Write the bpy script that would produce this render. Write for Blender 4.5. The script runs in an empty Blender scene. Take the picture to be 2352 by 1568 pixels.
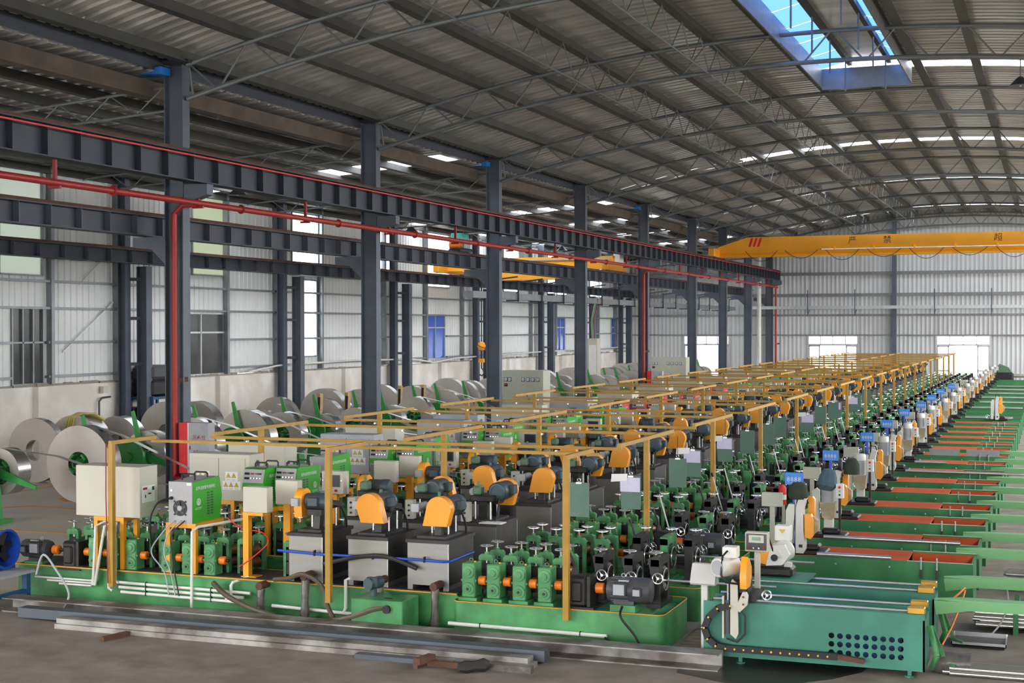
import bpy, bmesh, math, random
from mathutils import Vector, Matrix
random.seed(7)
SC = bpy.context.scene
COL = SC.collection
pi = math.pi

# ------------------------------------------------------------------ camera
FPX, YAW, PITCH, CAMZ = 3280.0, math.atan(1240.0 / 3280.0), math.atan(32.0 / 3280.0), 3.7
cam_data = bpy.data.cameras.new('camera')
cam_data.sensor_fit = 'HORIZONTAL'
cam_data.sensor_width = 36.0
cam_data.lens = 36.0 * FPX / 2352.0
cam_data.clip_start, cam_data.clip_end = 0.1, 600.0
cam = bpy.data.objects.new('camera', cam_data)
COL.objects.link(cam)
cam.location = (0, 0, CAMZ)
cam.rotation_euler = (pi / 2 - PITCH, math.radians(0.1), YAW)
SC.camera = cam

# ------------------------------------------------------------------ light
world = bpy.data.worlds.new('overcast_sky')
SC.world = world
world.use_nodes = True
bg = world.node_tree.nodes['Background']
bg.inputs['Color'].default_value = (0.98, 0.985, 1.0, 1)
bg.inputs['Strength'].default_value = 7.0
SC.view_settings.view_transform = 'Standard'
SC.view_settings.look = 'None'
SC.view_settings.gamma = 1.0
SC.view_settings.use_curve_mapping = False
SC.view_settings.exposure = 0.45
SC.cycles.use_denoising = True
SC.cycles.max_bounces = 6
SC.cycles.diffuse_bounces = 4
SC.cycles.use_adaptive_sampling = True
SC.cycles.adaptive_threshold = 0.04
SC.cycles.glossy_bounces = 3
SC.cycles.transmission_bounces = 4
SC.cycles.transparent_max_bounces = 6
SC.cycles.caustics_reflective = False
SC.cycles.caustics_refractive = False

# ------------------------------------------------------------------ materials
def lin(c):
    c = c / 255.0
    return c / 12.92 if c <= 0.04045 else ((c + 0.055) / 1.055) ** 2.4
def rgb(t):
    return (lin(t[0]), lin(t[1]), lin(t[2]), 1.0)
MATS = {}
def mat(name, col, rough=0.5, metal=0.0, var=0.12, scale=6.0, col2=None, amt=0.5, bump=0.0, emit=None, alpha=None, trans=0.0, stretch=None, spec=0.5):
    m = bpy.data.materials.new(name)
    m.use_nodes = True
    nt = m.node_tree
    b = nt.nodes['Principled BSDF']
    b.inputs['Roughness'].default_value = rough
    b.inputs['Metallic'].default_value = metal
    b.inputs['Specular IOR Level'].default_value = spec
    c = rgb(col)
    tc = nt.nodes.new('ShaderNodeTexCoord')
    mp = nt.nodes.new('ShaderNodeMapping')
    if stretch:
        mp.inputs['Scale'].default_value = stretch
    nt.links.new(tc.outputs['Object'], mp.inputs['Vector'])
    nz = nt.nodes.new('ShaderNodeTexNoise')
    nz.inputs['Scale'].default_value = scale
    nz.inputs['Detail'].default_value = 5
    nt.links.new(mp.outputs['Vector'], nz.inputs['Vector'])
    rp = nt.nodes.new('ShaderNodeValToRGB')
    nt.links.new(nz.outputs['Fac'], rp.inputs['Fac'])
    e = rp.color_ramp.elements
    if col2:
        e[0].position, e[1].position = 0.5 - 0.25 * (1 - amt), 0.5 + 0.25 * amt
        e[0].color, e[1].color = rgb(col2), c
    else:
        e[0].position, e[1].position = 0.3, 0.7
        e[0].color = tuple(x * (1 - var) for x in c[:3]) + (1,)
        e[1].color = tuple(min(1, x * (1 + var * 0.6)) for x in c[:3]) + (1,)
    nt.links.new(rp.outputs['Color'], b.inputs['Base Color'])
    if bump:
        bp = nt.nodes.new('ShaderNodeBump')
        bp.inputs['Strength'].default_value = bump
        bp.inputs['Distance'].default_value = 0.02
        nt.links.new(nz.outputs['Fac'], bp.inputs['Height'])
        nt.links.new(bp.outputs['Normal'], b.inputs['Normal'])
    if emit:
        b.inputs['Emission Color'].default_value = rgb(emit[0])
        b.inputs['Emission Strength'].default_value = emit[1]
    if trans:
        b.inputs['Transmission Weight'].default_value = trans
    MATS[name] = m
    return m

mat('concrete', (142, 131, 119), 0.75, 0, 0.34, 2.2, bump=0.15)
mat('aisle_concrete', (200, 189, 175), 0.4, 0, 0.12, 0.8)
mat('yard', (170, 168, 162), 0.9)
mat('plaster', (242, 239, 232), 0.9, 0, 0, 0.7, col2=(214, 207, 196), amt=0.6, bump=0.15)
mat('plaster_edge', (150, 140, 128), 0.95, bump=0.5)
mat('pit_shade', (52, 47, 43), 0.35, 0, 0.3, 3)
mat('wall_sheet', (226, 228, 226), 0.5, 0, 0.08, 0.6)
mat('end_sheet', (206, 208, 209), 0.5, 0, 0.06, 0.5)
mat('roof_sheet', (210, 208, 204), 0.32, 0.5, 0.3, 1.0, stretch=(0.35, 2.0, 1))
mat('galv', (140, 145, 148), 0.45, 0.6, 0.15, 3)
mat('slate', (90, 98, 110), 0.5, 0.1, 0.18, 1.5)
mat('slate_dark', (58, 64, 74), 0.55, 0.1, 0.2, 2)
mat('purlin', (72, 72, 68), 0.6, 0.1, 0.2, 2)
mat('truss', (128, 134, 136), 0.5, 0.4, 0.12, 3)
mat('rust', (98, 66, 50), 0.85, 0, 0.3, 5)
mat('gutter', (96, 85, 72), 0.8, 0, 0.3, 2)
mat('red_pipe', (168, 44, 38), 0.45, 0, 0.15, 3)
mat('red', (226, 40, 42), 0.45)
mat('white', (232, 231, 226), 0.5, 0, 0.05)
mat('pvc', (225, 224, 216), 0.4, 0, 0.1, 4)
mat('aluminium', (205, 208, 210), 0.35, 0.8, 0.08)
mat('crane_yellow', (248, 172, 44), 0.4, 0, 0.07, 1)
mat('hood_yellow', (252, 166, 40), 0.38, 0, 0.06, 2)
mat('frame_yellow', (176, 134, 46), 0.5, 0, 0.14, 5)
mat('stand_yellow', (240, 166, 36), 0.45, 0, 0.08, 4)
mat('orange', (240, 128, 34), 0.4, 0, 0.1, 6)
mat('trough', (190, 84, 44), 0.75, 0, 0.18, 3, spec=0.15)
mat('bed_green', (88, 172, 104), 0.42, 0, 0, 1.7, col2=(62, 122, 72), amt=0.75)
mat('gear_green', (104, 172, 114), 0.4, 0, 0, 4, col2=(76, 138, 86), amt=0.8)
mat('stand_green', (90, 164, 102), 0.42, 0, 0, 5, col2=(58, 112, 68), amt=0.7)
mat('coil_green', (60, 150, 74), 0.4, 0, 0.15, 3)
mat('teal', (66, 142, 120), 0.45, 0, 0, 2, col2=(54, 122, 103), amt=0.8)
mat('table_green', (66, 142, 86), 0.5, 0, 0, 1.6, col2=(50, 116, 70), amt=0.7)
mat('chute_green', (122, 184, 122), 0.45, 0, 0.1, 3)
mat('board_green', (92, 122, 108), 0.6, 0, 0.1, 4)
mat('dull_green', (98, 128, 102), 0.5, 0, 0.15, 5)
mat('beige', (200, 196, 180), 0.5, 0, 0.05, 2)
mat('beige_dirty', (206, 200, 180), 0.55, 0, 0, 4, col2=(160, 146, 112), amt=0.85)
mat('panel_beige', (184, 186, 168), 0.5, 0, 0.05, 2)
mat('machine_white', (214, 213, 206), 0.45, 0, 0.08, 3)
mat('label_grey', (172, 174, 178), 0.55)
mat('welder_green', (52, 168, 34), 0.42, 0, 0.06, 2)
mat('welder_grey', (172, 172, 172), 0.5, 0, 0.06)
mat('welder_red', (206, 48, 44), 0.42, 0, 0.06)
mat('warn_yellow', (228, 190, 40), 0.5)
mat('steel_plate', (150, 148, 143), 0.4, 0.75, 0.12, 1.5, stretch=(1, 1, 6))
mat('dark_plate', (64, 60, 58), 0.6, 0.2, 0.3, 4)
mat('motor_grey', (76, 77, 80), 0.5, 0.1, 0.15, 6)
mat('motor_blue', (64, 82, 88), 0.42, 0.1, 0.12, 5)
mat('oily', (48, 46, 45), 0.42, 0.3, 0.35, 8)
mat('black', (22, 22, 24), 0.5)
mat('rubber', (46, 44, 42), 0.65, 0, 0.2, 8)
mat('wrap', (104, 98, 92), 0.3, 0, 0.35, 14, bump=0.5)
mat('hose_brown', (92, 80, 62), 0.5, 0, 0.2, 6)
mat('chrome', (240, 241, 242), 0.24, 0.85, 0.02)
mat('tube_steel', (214, 212, 206), 0.28, 0.9, 0.05)
mat('coil_face', (200, 192, 184), 0.45, 0.4, 0.1, 2)
mat('coil_rim', (196, 194, 190), 0.25, 0.9, 0.06)
mat('bronze', (138, 92, 54), 0.4, 0.5, 0.3, 10)
mat('brass', (206, 160, 66), 0.4, 0.5, 0.1)
mat('wood', (196, 160, 108), 0.8, 0, 0.2, 5, stretch=(1, 1, 8))
mat('duckboard', (150, 132, 112), 0.85, 0, 0.25, 5)
mat('line_paint', (236, 158, 34), 0.6, 0, 0.12, 8)
mat('blue', (38, 84, 190), 0.4, 0, 0.1)
mat('blue_bright', (46, 130, 222), 0.4, 0, 0.05)
mat('blue_paint', (36, 84, 128), 0.5, 0, 0.15)
mat('blue_glass', (40, 92, 200), 0.15, 0, 0.08, 2)
mat('blue_skylight', (120, 165, 240), 0.3, 0, 0.1, 2, trans=0.0)
mat('dark_glass', (74, 76, 74), 0.12, 0, 0.2, 2)
mat('grey_door', (150, 152, 152), 0.5)
mat('paper', (240, 238, 236), 0.8, 0, 0.03)
mat('paper_lilac', (214, 210, 236), 0.8, 0, 0.05, 30)
mat('screen', (40, 46, 52), 0.2)
mat('lcd', (128, 160, 142), 0.3)
mat('digit', (188, 198, 214), 0.4)
mat('cloth_green', (52, 62, 48), 0.95, 0, 0.2, 10, bump=0.4)
mat('cloth_blue', (80, 102, 116), 0.95, 0, 0.2, 10, bump=0.4)
mat('strap_yellow', (206, 190, 110), 0.8)
mat('turquoise', (92, 190, 178), 0.5)
mat('channel_steel', (176, 172, 166), 0.55, 0.45, 0, 2.2, col2=(104, 96, 88), amt=0.6)
mat('channel_blue', (92, 98, 108), 0.5, 0.4, 0.2, 2)
mat('red_dark', (150, 26, 30), 0.5)
mat('lamp_white', (240, 240, 236), 0.4)

def glass_mat(name, tint, alpha_like):
    m = bpy.data.materials.new(name)
    m.use_nodes = True
    nt = m.node_tree
    for n in list(nt.nodes):
        nt.nodes.remove(n)
    out = nt.nodes.new('ShaderNodeOutputMaterial')
    mix = nt.nodes.new('ShaderNodeMixShader')
    tr = nt.nodes.new('ShaderNodeBsdfTransparent')
    tl = nt.nodes.new('ShaderNodeBsdfTranslucent')
    tr.inputs['Color'].default_value = rgb(tint)
    tl.inputs['Color'].default_value = rgb(tint)
    mix.inputs['Fac'].default_value = alpha_like
    nt.links.new(tr.outputs[0], mix.inputs[1])
    nt.links.new(tl.outputs[0], mix.inputs[2])
    nt.links.new(mix.outputs[0], out.inputs['Surface'])
    MATS[name] = m
glass_mat('clear_pane', (245, 250, 255), 0.12)
glass_mat('skylight_pane', (240, 246, 255), 0.45)
glass_mat('blue_pane', (52, 84, 138), 0.3)
glass_mat('haze_pane', (142, 146, 141), 0.75)
glass_mat('green_pane', (142, 146, 134), 0.7)

# ------------------------------------------------------------------ mesh builder
class G:
    def __init__(s):
        s.v, s.f, s.mi, s.mats = [], [], [], []
        s.cur = 0
    def m(s, name):
        if name not in s.mats:
            s.mats.append(name)
        s.cur = s.mats.index(name)
        return s
    def add(s, vs, fs):
        o = len(s.v)
        s.v += [tuple(p) for p in vs]
        for f in fs:
            s.f.append(tuple(i + o for i in f))
            s.mi.append(s.cur)
        return s
    def box(s, x0, x1, y0, y1, z0, z1):
        v = [(x0, y0, z0), (x1, y0, z0), (x1, y1, z0), (x0, y1, z0), (x0, y0, z1), (x1, y0, z1), (x1, y1, z1), (x0, y1, z1)]
        return s.add(v, [(3, 2, 1, 0), (4, 5, 6, 7), (0, 1, 5, 4), (1, 2, 6, 5), (2, 3, 7, 6), (3, 0, 4, 7)])
    def cbox(s, x0, x1, y0, y1, z0, z1, c=0.01):
        # box with all edges chamfered
        X, Y, Z = (x0, x1), (y0, y1), (z0, z1)
        v, idx = [], {}
        for i in (0, 1):
            for j in (0, 1):
                for k in (0, 1):
                    sx, sy, sz = 1 - 2 * i, 1 - 2 * j, 1 - 2 * k
                    for a in range(3):
                        p = [X[i] + sx * c, Y[j] + sy * c, Z[k] + sz * c]
                        p[a] = (X[i], Y[j], Z[k])[a]
                        idx[(i, j, k, a)] = len(v)
                        v.append(p)
        fs = []
        for a in range(3):
            b, d = (a + 1) % 3, (a + 2) % 3
            for e in (0, 1):
                q = []
                for (p, r) in ((0, 0), (1, 0), (1, 1), (0, 1)):
                    t = [0, 0, 0]
                    t[a], t[b], t[d] = e, p, r
                    q.append(idx[(t[0], t[1], t[2], a)])
                fs.append(tuple(q if e else q[::-1]))
            for p in (0, 1):
                for r in (0, 1):
                    t0, t1 = [0, 0, 0], [0, 0, 0]
                    t0[a], t1[a] = 0, 1
                    t0[b] = t1[b] = p
                    t0[d] = t1[d] = r
                    q = [idx[(*t0, b)], idx[(*t1, b)], idx[(*t1, d)], idx[(*t0, d)]]
                    fs.append(tuple(q if (p == r) else q[::-1]))
        for i in (0, 1):
            for j in (0, 1):
                for k in (0, 1):
                    q = [idx[(i, j, k, a)] for a in range(3)]
                    fs.append(tuple(q if (i + j + k) % 2 else q[::-1]))
        return s.add(v, fs)
    def prism(s, poly, axis, a, b):
        # poly in the two other axes (x:(y,z) y:(x,z) z:(x,y)), extruded along axis from a to b
        n = len(poly)
        def P(u, w, t):
            return (t, u, w) if axis == 'x' else ((u, t, w) if axis == 'y' else (u, w, t))
        v = [P(u, w, a) for u, w in poly] + [P(u, w, b) for u, w in poly]
        area = sum(poly[i][0] * poly[(i + 1) % n][1] - poly[(i + 1) % n][0] * poly[i][1] for i in range(n))
        flip = (area < 0) != (axis == 'y') != (b < a)
        fs = [tuple(range(n - 1, -1, -1)), tuple(range(n, 2 * n))] + [(i, (i + 1) % n, n + (i + 1) % n, n + i) for i in range(n)]
        if flip:
            fs = [f[::-1] for f in fs]
        return s.add(v, fs)
    def lathe(s, prof, p0, axis, n=16):
        # prof list of (r, h) along axis from p0
        p0, ax = Vector(p0), Vector(axis).normalized()
        u = ax.orthogonal().normalized()
        w = ax.cross(u)
        v, fs = [], []
        for r, h in prof:
            for i in range(n):
                t = 2 * pi * i / n
                v.append(p0 + ax * h + (u * math.cos(t) + w * math.sin(t)) * r)
        k = len(prof)
        for j in range(k - 1):
            for i in range(n):
                fs.append((j * n + i, j * n + (i + 1) % n, (j + 1) * n + (i + 1) % n, (j + 1) * n + i))
        if prof[0][0] > 1e-5:
            fs.append(tuple(range(n - 1, -1, -1)))
        if prof[-1][0] > 1e-5:
            fs.append(tuple((k - 1) * n + i for i in range(n)))
        return s.add(v, fs)
    def cyl(s, p0, p1, r, r1=None, n=12):
        d = Vector(p1) - Vector(p0)
        return s.lathe([(r, 0), (r if r1 is None else r1, d.length)], p0, d, n)
    def bar(s, p0, p1, w, h=None, up=(0, 0, 1)):
        h = h or w
        p0, p1 = Vector(p0), Vector(p1)
        d = (p1 - p0).normalized()
        up = Vector(up)
        if abs(d.dot(up)) > 0.98:
            up = Vector((0, 1, 0))
        a = d.cross(up).normalized()
        b = a.cross(d)
        q = [(-1, -1), (1, -1), (1, 1), (-1, 1)]
        v = [p0 + a * i * w / 2 + b * j * h / 2 for i, j in q] + [p1 + a * i * w / 2 + b * j * h / 2 for i, j in q]
        return s.add(v, [(0, 1, 2, 3), (7, 6, 5, 4), (4, 5, 1, 0), (5, 6, 2, 1), (6, 7, 3, 2), (7, 4, 0, 3)])
    def tube(s, pts, r, n=8, closed=False):
        pts = [Vector(p) for p in pts]
        k = len(pts)
        v, fs = [], []
        prev = None
        for i, p in enumerate(pts):
            a = pts[(i - 1) % k] if (i > 0 or closed) else p
            b = pts[(i + 1) % k] if (i < k - 1 or closed) else p
            t = (b - a).normalized()
            if prev is None:
                u = t.orthogonal().normalized()
            else:
                u = prev - t * prev.dot(t)
                u = u.normalized() if u.length > 1e-6 else t.orthogonal().normalized()
            prev = u
            w = t.cross(u)
            for j in range(n):
                c = 2 * pi * j / n
                v.append(p + (u * math.cos(c) + w * math.sin(c)) * r)
        for i in range(k if closed else k - 1):
            for j in range(n):
                i2 = (i + 1) % k
                fs.append((i * n + j, i * n + (j + 1) % n, i2 * n + (j + 1) % n, i2 * n + j))
        if not closed:
            fs += [tuple(range(n - 1, -1, -1)), tuple((k - 1) * n + j for j in range(n))]
        return s.add(v, fs)
    def ring(s, c, axis, R, r, n=16, m=6):
        c, ax = Vector(c), Vector(axis).normalized()
        u = ax.orthogonal().normalized()
        w = ax.cross(u)
        return s.tube([c + (u * math.cos(2 * pi * i / n) + w * math.sin(2 * pi * i / n)) * R for i in range(n)], r, m, True)
    def text(s, body, size, origin, xdir, ydir, depth=0.002):
        c = bpy.data.curves.new('glyphs', 'FONT')
        c.body, c.size = body, size
        c.resolution_u = 1
        o = bpy.data.objects.new('glyphs', c)
        COL.objects.link(o)
        bpy.context.view_layer.update()
        me = o.to_mesh()
        O, X, Y = Vector(origin), Vector(xdir).normalized(), Vector(ydir).normalized()
        N = X.cross(Y)
        s.add([O + X * p.co.x + Y * p.co.y + N * depth for p in me.vertices], [tuple(p.vertices) for p in me.polygons])
        o.to_mesh_clear()
        COL.objects.unlink(o)
        bpy.data.objects.remove(o)
        bpy.data.curves.remove(c)
        return s
    def merge(s, g, off=(0, 0, 0), mirror=False):
        o = len(s.v)
        sg = -1 if mirror else 1
        s.v += [(p[0] + off[0], sg * p[1] + off[1], p[2] + off[2]) for p in g.v]
        mp = []
        for nme in g.mats:
            if nme not in s.mats:
                s.mats.append(nme)
            mp.append(s.mats.index(nme))
        for f, i in zip(g.f, g.mi):
            s.f.append(tuple(o + k for k in (f[::-1] if mirror else f)))
            s.mi.append(mp[i])
        return s
    def mesh(s, name, mirror=False):
        me = bpy.data.meshes.new(name)
        if mirror:
            me.from_pydata([(p[0], -p[1], p[2]) for p in s.v], [], [f[::-1] for f in s.f])
        else:
            me.from_pydata(s.v, [], s.f)
        for n in s.mats:
            me.materials.append(MATS[n])
        me.polygons.foreach_set('material_index', s.mi)
        me.polygons.foreach_set('use_smooth', [True] * len(me.polygons))
        me.set_sharp_from_angle(angle=0.65)
        me.update()
        return me

def g(matname):
    return G().m(matname)
def props(o, label=None, cat=None, group=None, kind=None):
    if label: o['label'] = label
    if cat: o['category'] = cat
    if group: o['group'] = group
    if kind: o['kind'] = kind
    return o
def mesh_obj(name, me, parent=None, loc=None, rz=0):
    o = bpy.data.objects.new(name, me)
    COL.objects.link(o)
    if parent is not None: o.parent = parent
    if loc is not None: o.location = loc
    if rz: o.rotation_euler = (0, 0, rz)
    return o
def obj(name, gg, parent=None, loc=None, rz=0):
    return mesh_obj(name, gg.mesh(name), parent, loc, rz)
def empty(name, loc=(0, 0, 0), rz=0):
    o = bpy.data.objects.new(name, None)
    o.empty_display_size = 0.1
    COL.objects.link(o)
    o.location = loc
    o.rotation_euler = (0, 0, rz)
    return o
def struct(name, gg, parent=None):
    o = obj(name, gg, parent)
    if parent is None: o['kind'] = 'structure'
    return o

class T:
    """a thing: parts [(name, G, [(sub name, G) ...])]; copies share mesh data"""
    def __init__(s, name, parts):
        s.name, s.parts, s.cache, s.lod = name, parts, {}, {}
    def meshes(s, mirror):
        if mirror not in s.cache:
            s.cache[mirror] = [(p[0], p[1].mesh(p[0], mirror), [(q[0], q[1].mesh(q[0], mirror)) for q in (p[2] if len(p) > 2 else [])]) for p in s.parts]
        return s.cache[mirror]
    def joined(s):
        k = G()
        for p in s.parts:
            k.merge(p[1])
            for q in (p[2] if len(p) > 2 else []):
                k.merge(q[1])
        return k
    def place(s, loc, label, cat, group=None, mirror=False, rz=0, simple=False):
        if simple or len(s.parts) == 1 and not (len(s.parts[0]) > 2 and s.parts[0][2]):
            if mirror not in s.lod:
                s.lod[mirror] = s.joined().mesh(s.name, mirror)
            return props(mesh_obj(s.name, s.lod[mirror], None, loc, rz), label, cat, group)
        e = props(empty(s.name, loc, rz), label, cat, group)
        for nme, me, subs in s.meshes(mirror):
            p = mesh_obj(nme, me, e)
            for sn, sm in subs:
                mesh_obj(sn, sm, p)
        return e

_O = 'zeroth first second third fourth fifth sixth seventh eighth ninth tenth eleventh twelfth thirteenth fourteenth fifteenth sixteenth seventeenth eighteenth nineteenth'.split()
def ordn(n):
    if n < 20: return _O[n]
    t = {2: 'twent', 3: 'thirt', 4: 'fort', 5: 'fift', 6: 'sixt', 7: 'sevent'}[n // 10]
    return t + 'ieth' if n % 10 == 0 else t + 'y-' + _O[n % 10]

# ================================================================== STRUCTURE
COLY = [25.85, 35.05, 44.25, 53.6, 62.85, 72.2, 79.6, 86.7, 93.75]
ROWX, WALLX, ENDY = -17.36, -27.0, 94.1
def zt(x):                      # top chord of the arched trusses
    return 10.85 - 1.6 * ((x + 5.0) / 12.15) ** 2
def zr(x):                      # roof sheet
    return zt(x) + 0.27

gf = g('concrete')
gf.box(-27.0, 40.0, -8.0, 94.1, -0.2, 0.0)
floor = struct('floor', gf)
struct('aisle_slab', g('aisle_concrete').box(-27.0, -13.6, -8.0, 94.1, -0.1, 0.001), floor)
k = g('plaster_edge')
for x in (-2.52, 1.6, 5.7):
    k.box(x - 0.008, x + 0.008, 2, 18.6, 0.0, 0.0015)
for y in (6.0, 12.0, 18.6):
    k.box(-13, 12, y - 0.008, y + 0.008, 0.0, 0.0015)
struct('slab_joint', k, floor)
pit_outline = [(-3.75, 14.9), (-3.2, 14.65), (-2.6, 14.75), (-2.15, 15.2), (-1.9, 15.6), (-1.8, 16.2), (-3.6, 16.3), (-3.9, 15.6)]
struct('pit_shade_patch', g('pit_shade').prism(pit_outline, 'z', 0.0, 0.002), floor)  # flat dark patch painted in place of a shaded pit under the table
gy_ = g('yard')
gy_.box(-140, 140, -120, 220, -0.5, -0.21)
struct('ground_outside', gy_)

# painted floor lines
def pline(pts, w=0.09):
    q = g('line_paint')
    for a, b in zip(pts[:-1], pts[1:]):
        q.bar((a[0], a[1], 0.003), (b[0], b[1], 0.003), w, 0.004)
    struct('floor_marking', q, floor)
pline([(-21.95, 22.0), (-21.92, 26.6), (-21.8, 31.0)])
pline([(-20.2, 25.62), (-19.7, 25.15), (-17.0, 25.5)], 0.12)
pline([(-22.0, 21.6), (-20.25, 23.76), (-19.9, 24.25), (-18.67, 24.13), (-16.0, 23.9)])
pline([(-20.0, 21.25), (-17.28, 21.25), (-15.3, 21.3)])

# ---- corrugated patches
def ribs(a0, a1, pitch, top=0.6, h=0.035):
    out, a = [], a0
    while a < a1 - 1e-6:
        for t, d in ((0.0, 0.0), (0.55, 0.0), (0.65, h), (0.9, h)):
            if a + t * pitch < a1: out.append((a + t * pitch, d))
        a += pitch
    out.append((a1, 0.0))
    return out
def corr_x(gg, x, y0, y1, z0, z1, pitch=0.28, h=0.03):      # wall in plane X
    r = ribs(y0, y1, pitch, h=h)
    v = [(x + d, y, z0) for y, d in r] + [(x + d, y, z1) for y, d in r]
    n = len(r)
    gg.add(v, [(i, i + 1, n + i + 1, n + i) for i in range(n - 1)])
def corr_y(gg, y, x0, x1, z0, z1, pitch=0.3, h=0.03):       # wall in plane Y, z1 may be a function of x
    r = ribs(x0, x1, pitch, h=h)
    f = z1 if callable(z1) else (lambda x: z1)
    v = [(x, y - d, z0) for x, d in r] + [(x, y - d, f(x)) for x, d in r]
    n = len(r)
    gg.add(v, [(i, i + 1, n + i + 1, n + i) for i in range(n - 1)])

# ---- left wall
wl = g('wall_sheet')
ZW = 8.35
open_low = [(32.1, 33.4, 2.12, 4.27), (40.0, 42.95, 2.12, 4.2), (60.0, 62.25, 2.25, 4.3), (78.4, 80.1, 2.3, 4.3), (89.6, 91.0, 2.3, 4.3), (48.3, 49.6, 2.6, 5.55)]
open_high = [(31.6, 33.4, 5.2, 8.3), (41.0, 43.0, 5.5, 8.3), (47.7, 49.75, 5.9, 8.1), (55.2, 56.7, 6.0, 8.0), (60.0, 62.8, 5.6, 8.1), (70.0, 72.3, 5.6, 8.0), (77.0, 80.4, 5.6, 8.0), (85.0, 87.5, 5.6, 8.0)]
def walls_with_holes(y0, y1, z0, z1, holes):
    ys = sorted({y0, y1} | {h[0] for h in holes} | {h[1] for h in holes})
    for a, b in zip(ys[:-1], ys[1:]):
        hs = sorted([(h[2], h[3]) for h in holes if h[0] <= a + 1e-6 and h[1] >= b - 1e-6])
        z = z0
        for (c, d) in hs:
            if c > z + 1e-3: corr_x(wl, WALLX, a, b, z, c)
            z = d
        if z < z1 - 1e-3: corr_x(wl, WALLX, a, b, z, z1)
walls_with_holes(4.0, ENDY, 2.1, ZW, open_low + open_high)
wall_left = struct('wall_left', wl)
pg = g('plaster')
pg.box(-27.15, -26.9, 4.0, ENDY, 0, 2.05)
for y in (24.0, 33.2, 42.6, 51.9, 61.6, 70.6, 79.2, 87.0):
    pg.box(-26.9, -26.72, y - 0.28, y + 0.28, 0, 2.05)
random.seed(3)
struct('plinth', pg, wall_left)
cg = g('plaster_edge')
y = 4.0
while y < ENDY:
    st = random.uniform(0.25, 0.8)
    cg.box(-27.14, -26.88 + random.uniform(-0.02, 0.03), y, min(y + st, ENDY), 2.05, 2.08 + random.uniform(0, 0.06))
    y += st
struct('plinth_coping', cg, wall_left)
for z in (2.32, 3.3, 4.28, 5.05, 7.0):
    gg = g('galv')
    for y0, y1 in ((4.0, 32.0), (33.5, 39.9), (43.0, 59.9), (62.3, 78.3), (80.2, ENDY)) if z < 4.2 else ((4.0, ENDY),):
        gg.box(-26.95, -26.82, y0, y1, z - 0.035, z + 0.035)
    struct('girt', gg, wall_left)
for y in (28.0, 33.65, 36.75, 42.98, 46.4, 49.85, 55.5, 59.9, 64.2, 69.0, 74.0, 78.2, 82.3, 86.5, 90.3):
    struct('wall_post', g('galv').box(-26.96, -26.78, y - 0.07, y + 0.07, 2.1, ZW), wall_left)
for (a, b, z0, z1) in ((34.2, 36.6, 3.0, 4.5), (35.0, 36.7, 5.0, 6.2)):
    struct('knee_brace', g('wall_sheet').bar((-26.9, a, z0), (-26.9, b, z1), 0.035), wall_left)

# windows of the left wall
wn = [0]
def window_x(y0, y1, z0, z1, pane, nv, hz, fm='aluminium', t=0.06):
    wn[0] += 1
    e = empty('window_%d' % wn[0], (WALLX, (y0 + y1) / 2, z0))
    e['kind'] = 'structure'
    fy, w = lambda y: y - (y0 + y1) / 2, t
    hs = [z0] + list(hz) + [z1]
    fr = g(fm)
    for z in hs: fr.box(-0.03, 0.08, fy(y0), fy(y1), z - z0 - w / 2, z - z0 + w / 2)
    ys = [y0 + (y1 - y0) * i / nv for i in range(nv + 1)]
    for yy in ys: fr.box(-0.03, 0.08, fy(yy) - w / 2, fy(yy) + w / 2, 0, z1 - z0)
    obj('window_frame', fr, e)
    for i in range(nv):
        for c, d in zip(hs[:-1], hs[1:]):
            obj('pane', g(pane).box(0.0, 0.012, fy(ys[i]) + w / 2, fy(ys[i + 1]) - w / 2, c - z0 + w / 2, d - z0 - w / 2), e)
window_x(32.1, 33.4, 2.12, 4.27, 'dark_glass', 3, (3.3,), 'galv', 0.05)
window_x(40.0, 42.95, 2.12, 4.2, 'dark_glass', 2, (3.55,))
window_x(60.0, 62.25, 2.25, 4.3, 'blue_glass', 2, (3.7,))
window_x(78.4, 80.1, 2.3, 4.3, 'blue_glass', 2, (3.7,))
window_x(89.6, 91.0, 2.3, 4.3, 'blue_glass', 2, (3.7,))
window_x(48.3, 49.6, 2.6, 5.55, 'clear_pane', 1, (3.3, 4.3), 'galv', 0.05)
for i, (a, b, c, d) in enumerate(open_high):
    window_x(a, b, c, d, ('haze_pane', 'green_pane')[i] if i < 2 else 'clear_pane', 1, (7.0,), 'galv', 0.05)

# ---- far end wall
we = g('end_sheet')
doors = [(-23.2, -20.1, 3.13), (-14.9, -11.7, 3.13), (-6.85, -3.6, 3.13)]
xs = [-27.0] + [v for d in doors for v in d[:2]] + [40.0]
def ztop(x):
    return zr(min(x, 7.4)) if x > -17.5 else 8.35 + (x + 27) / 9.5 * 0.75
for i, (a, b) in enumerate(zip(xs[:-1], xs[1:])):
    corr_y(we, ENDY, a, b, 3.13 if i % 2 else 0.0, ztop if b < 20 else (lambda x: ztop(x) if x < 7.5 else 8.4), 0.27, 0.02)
wall_back = struct('wall_back', we)
for z, h in ((7.15, 0.2), (5.77, 0.2), (4.47, 0.12), (3.18, 0.07)):
    struct('girt', g('galv').box(-27, 20, ENDY - 0.2, ENDY - 0.04, z - h / 2, z + h / 2), wall_back)
for x in (-9.4, 1.2):
    struct('wall_post', g('slate').box(x - 0.13, x + 0.13, ENDY - 0.42, ENDY - 0.05, 0, zr(x) - 0.3), wall_back)
for z, z1, y0 in ((2.9, 0, 0),):
    pass
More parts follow.
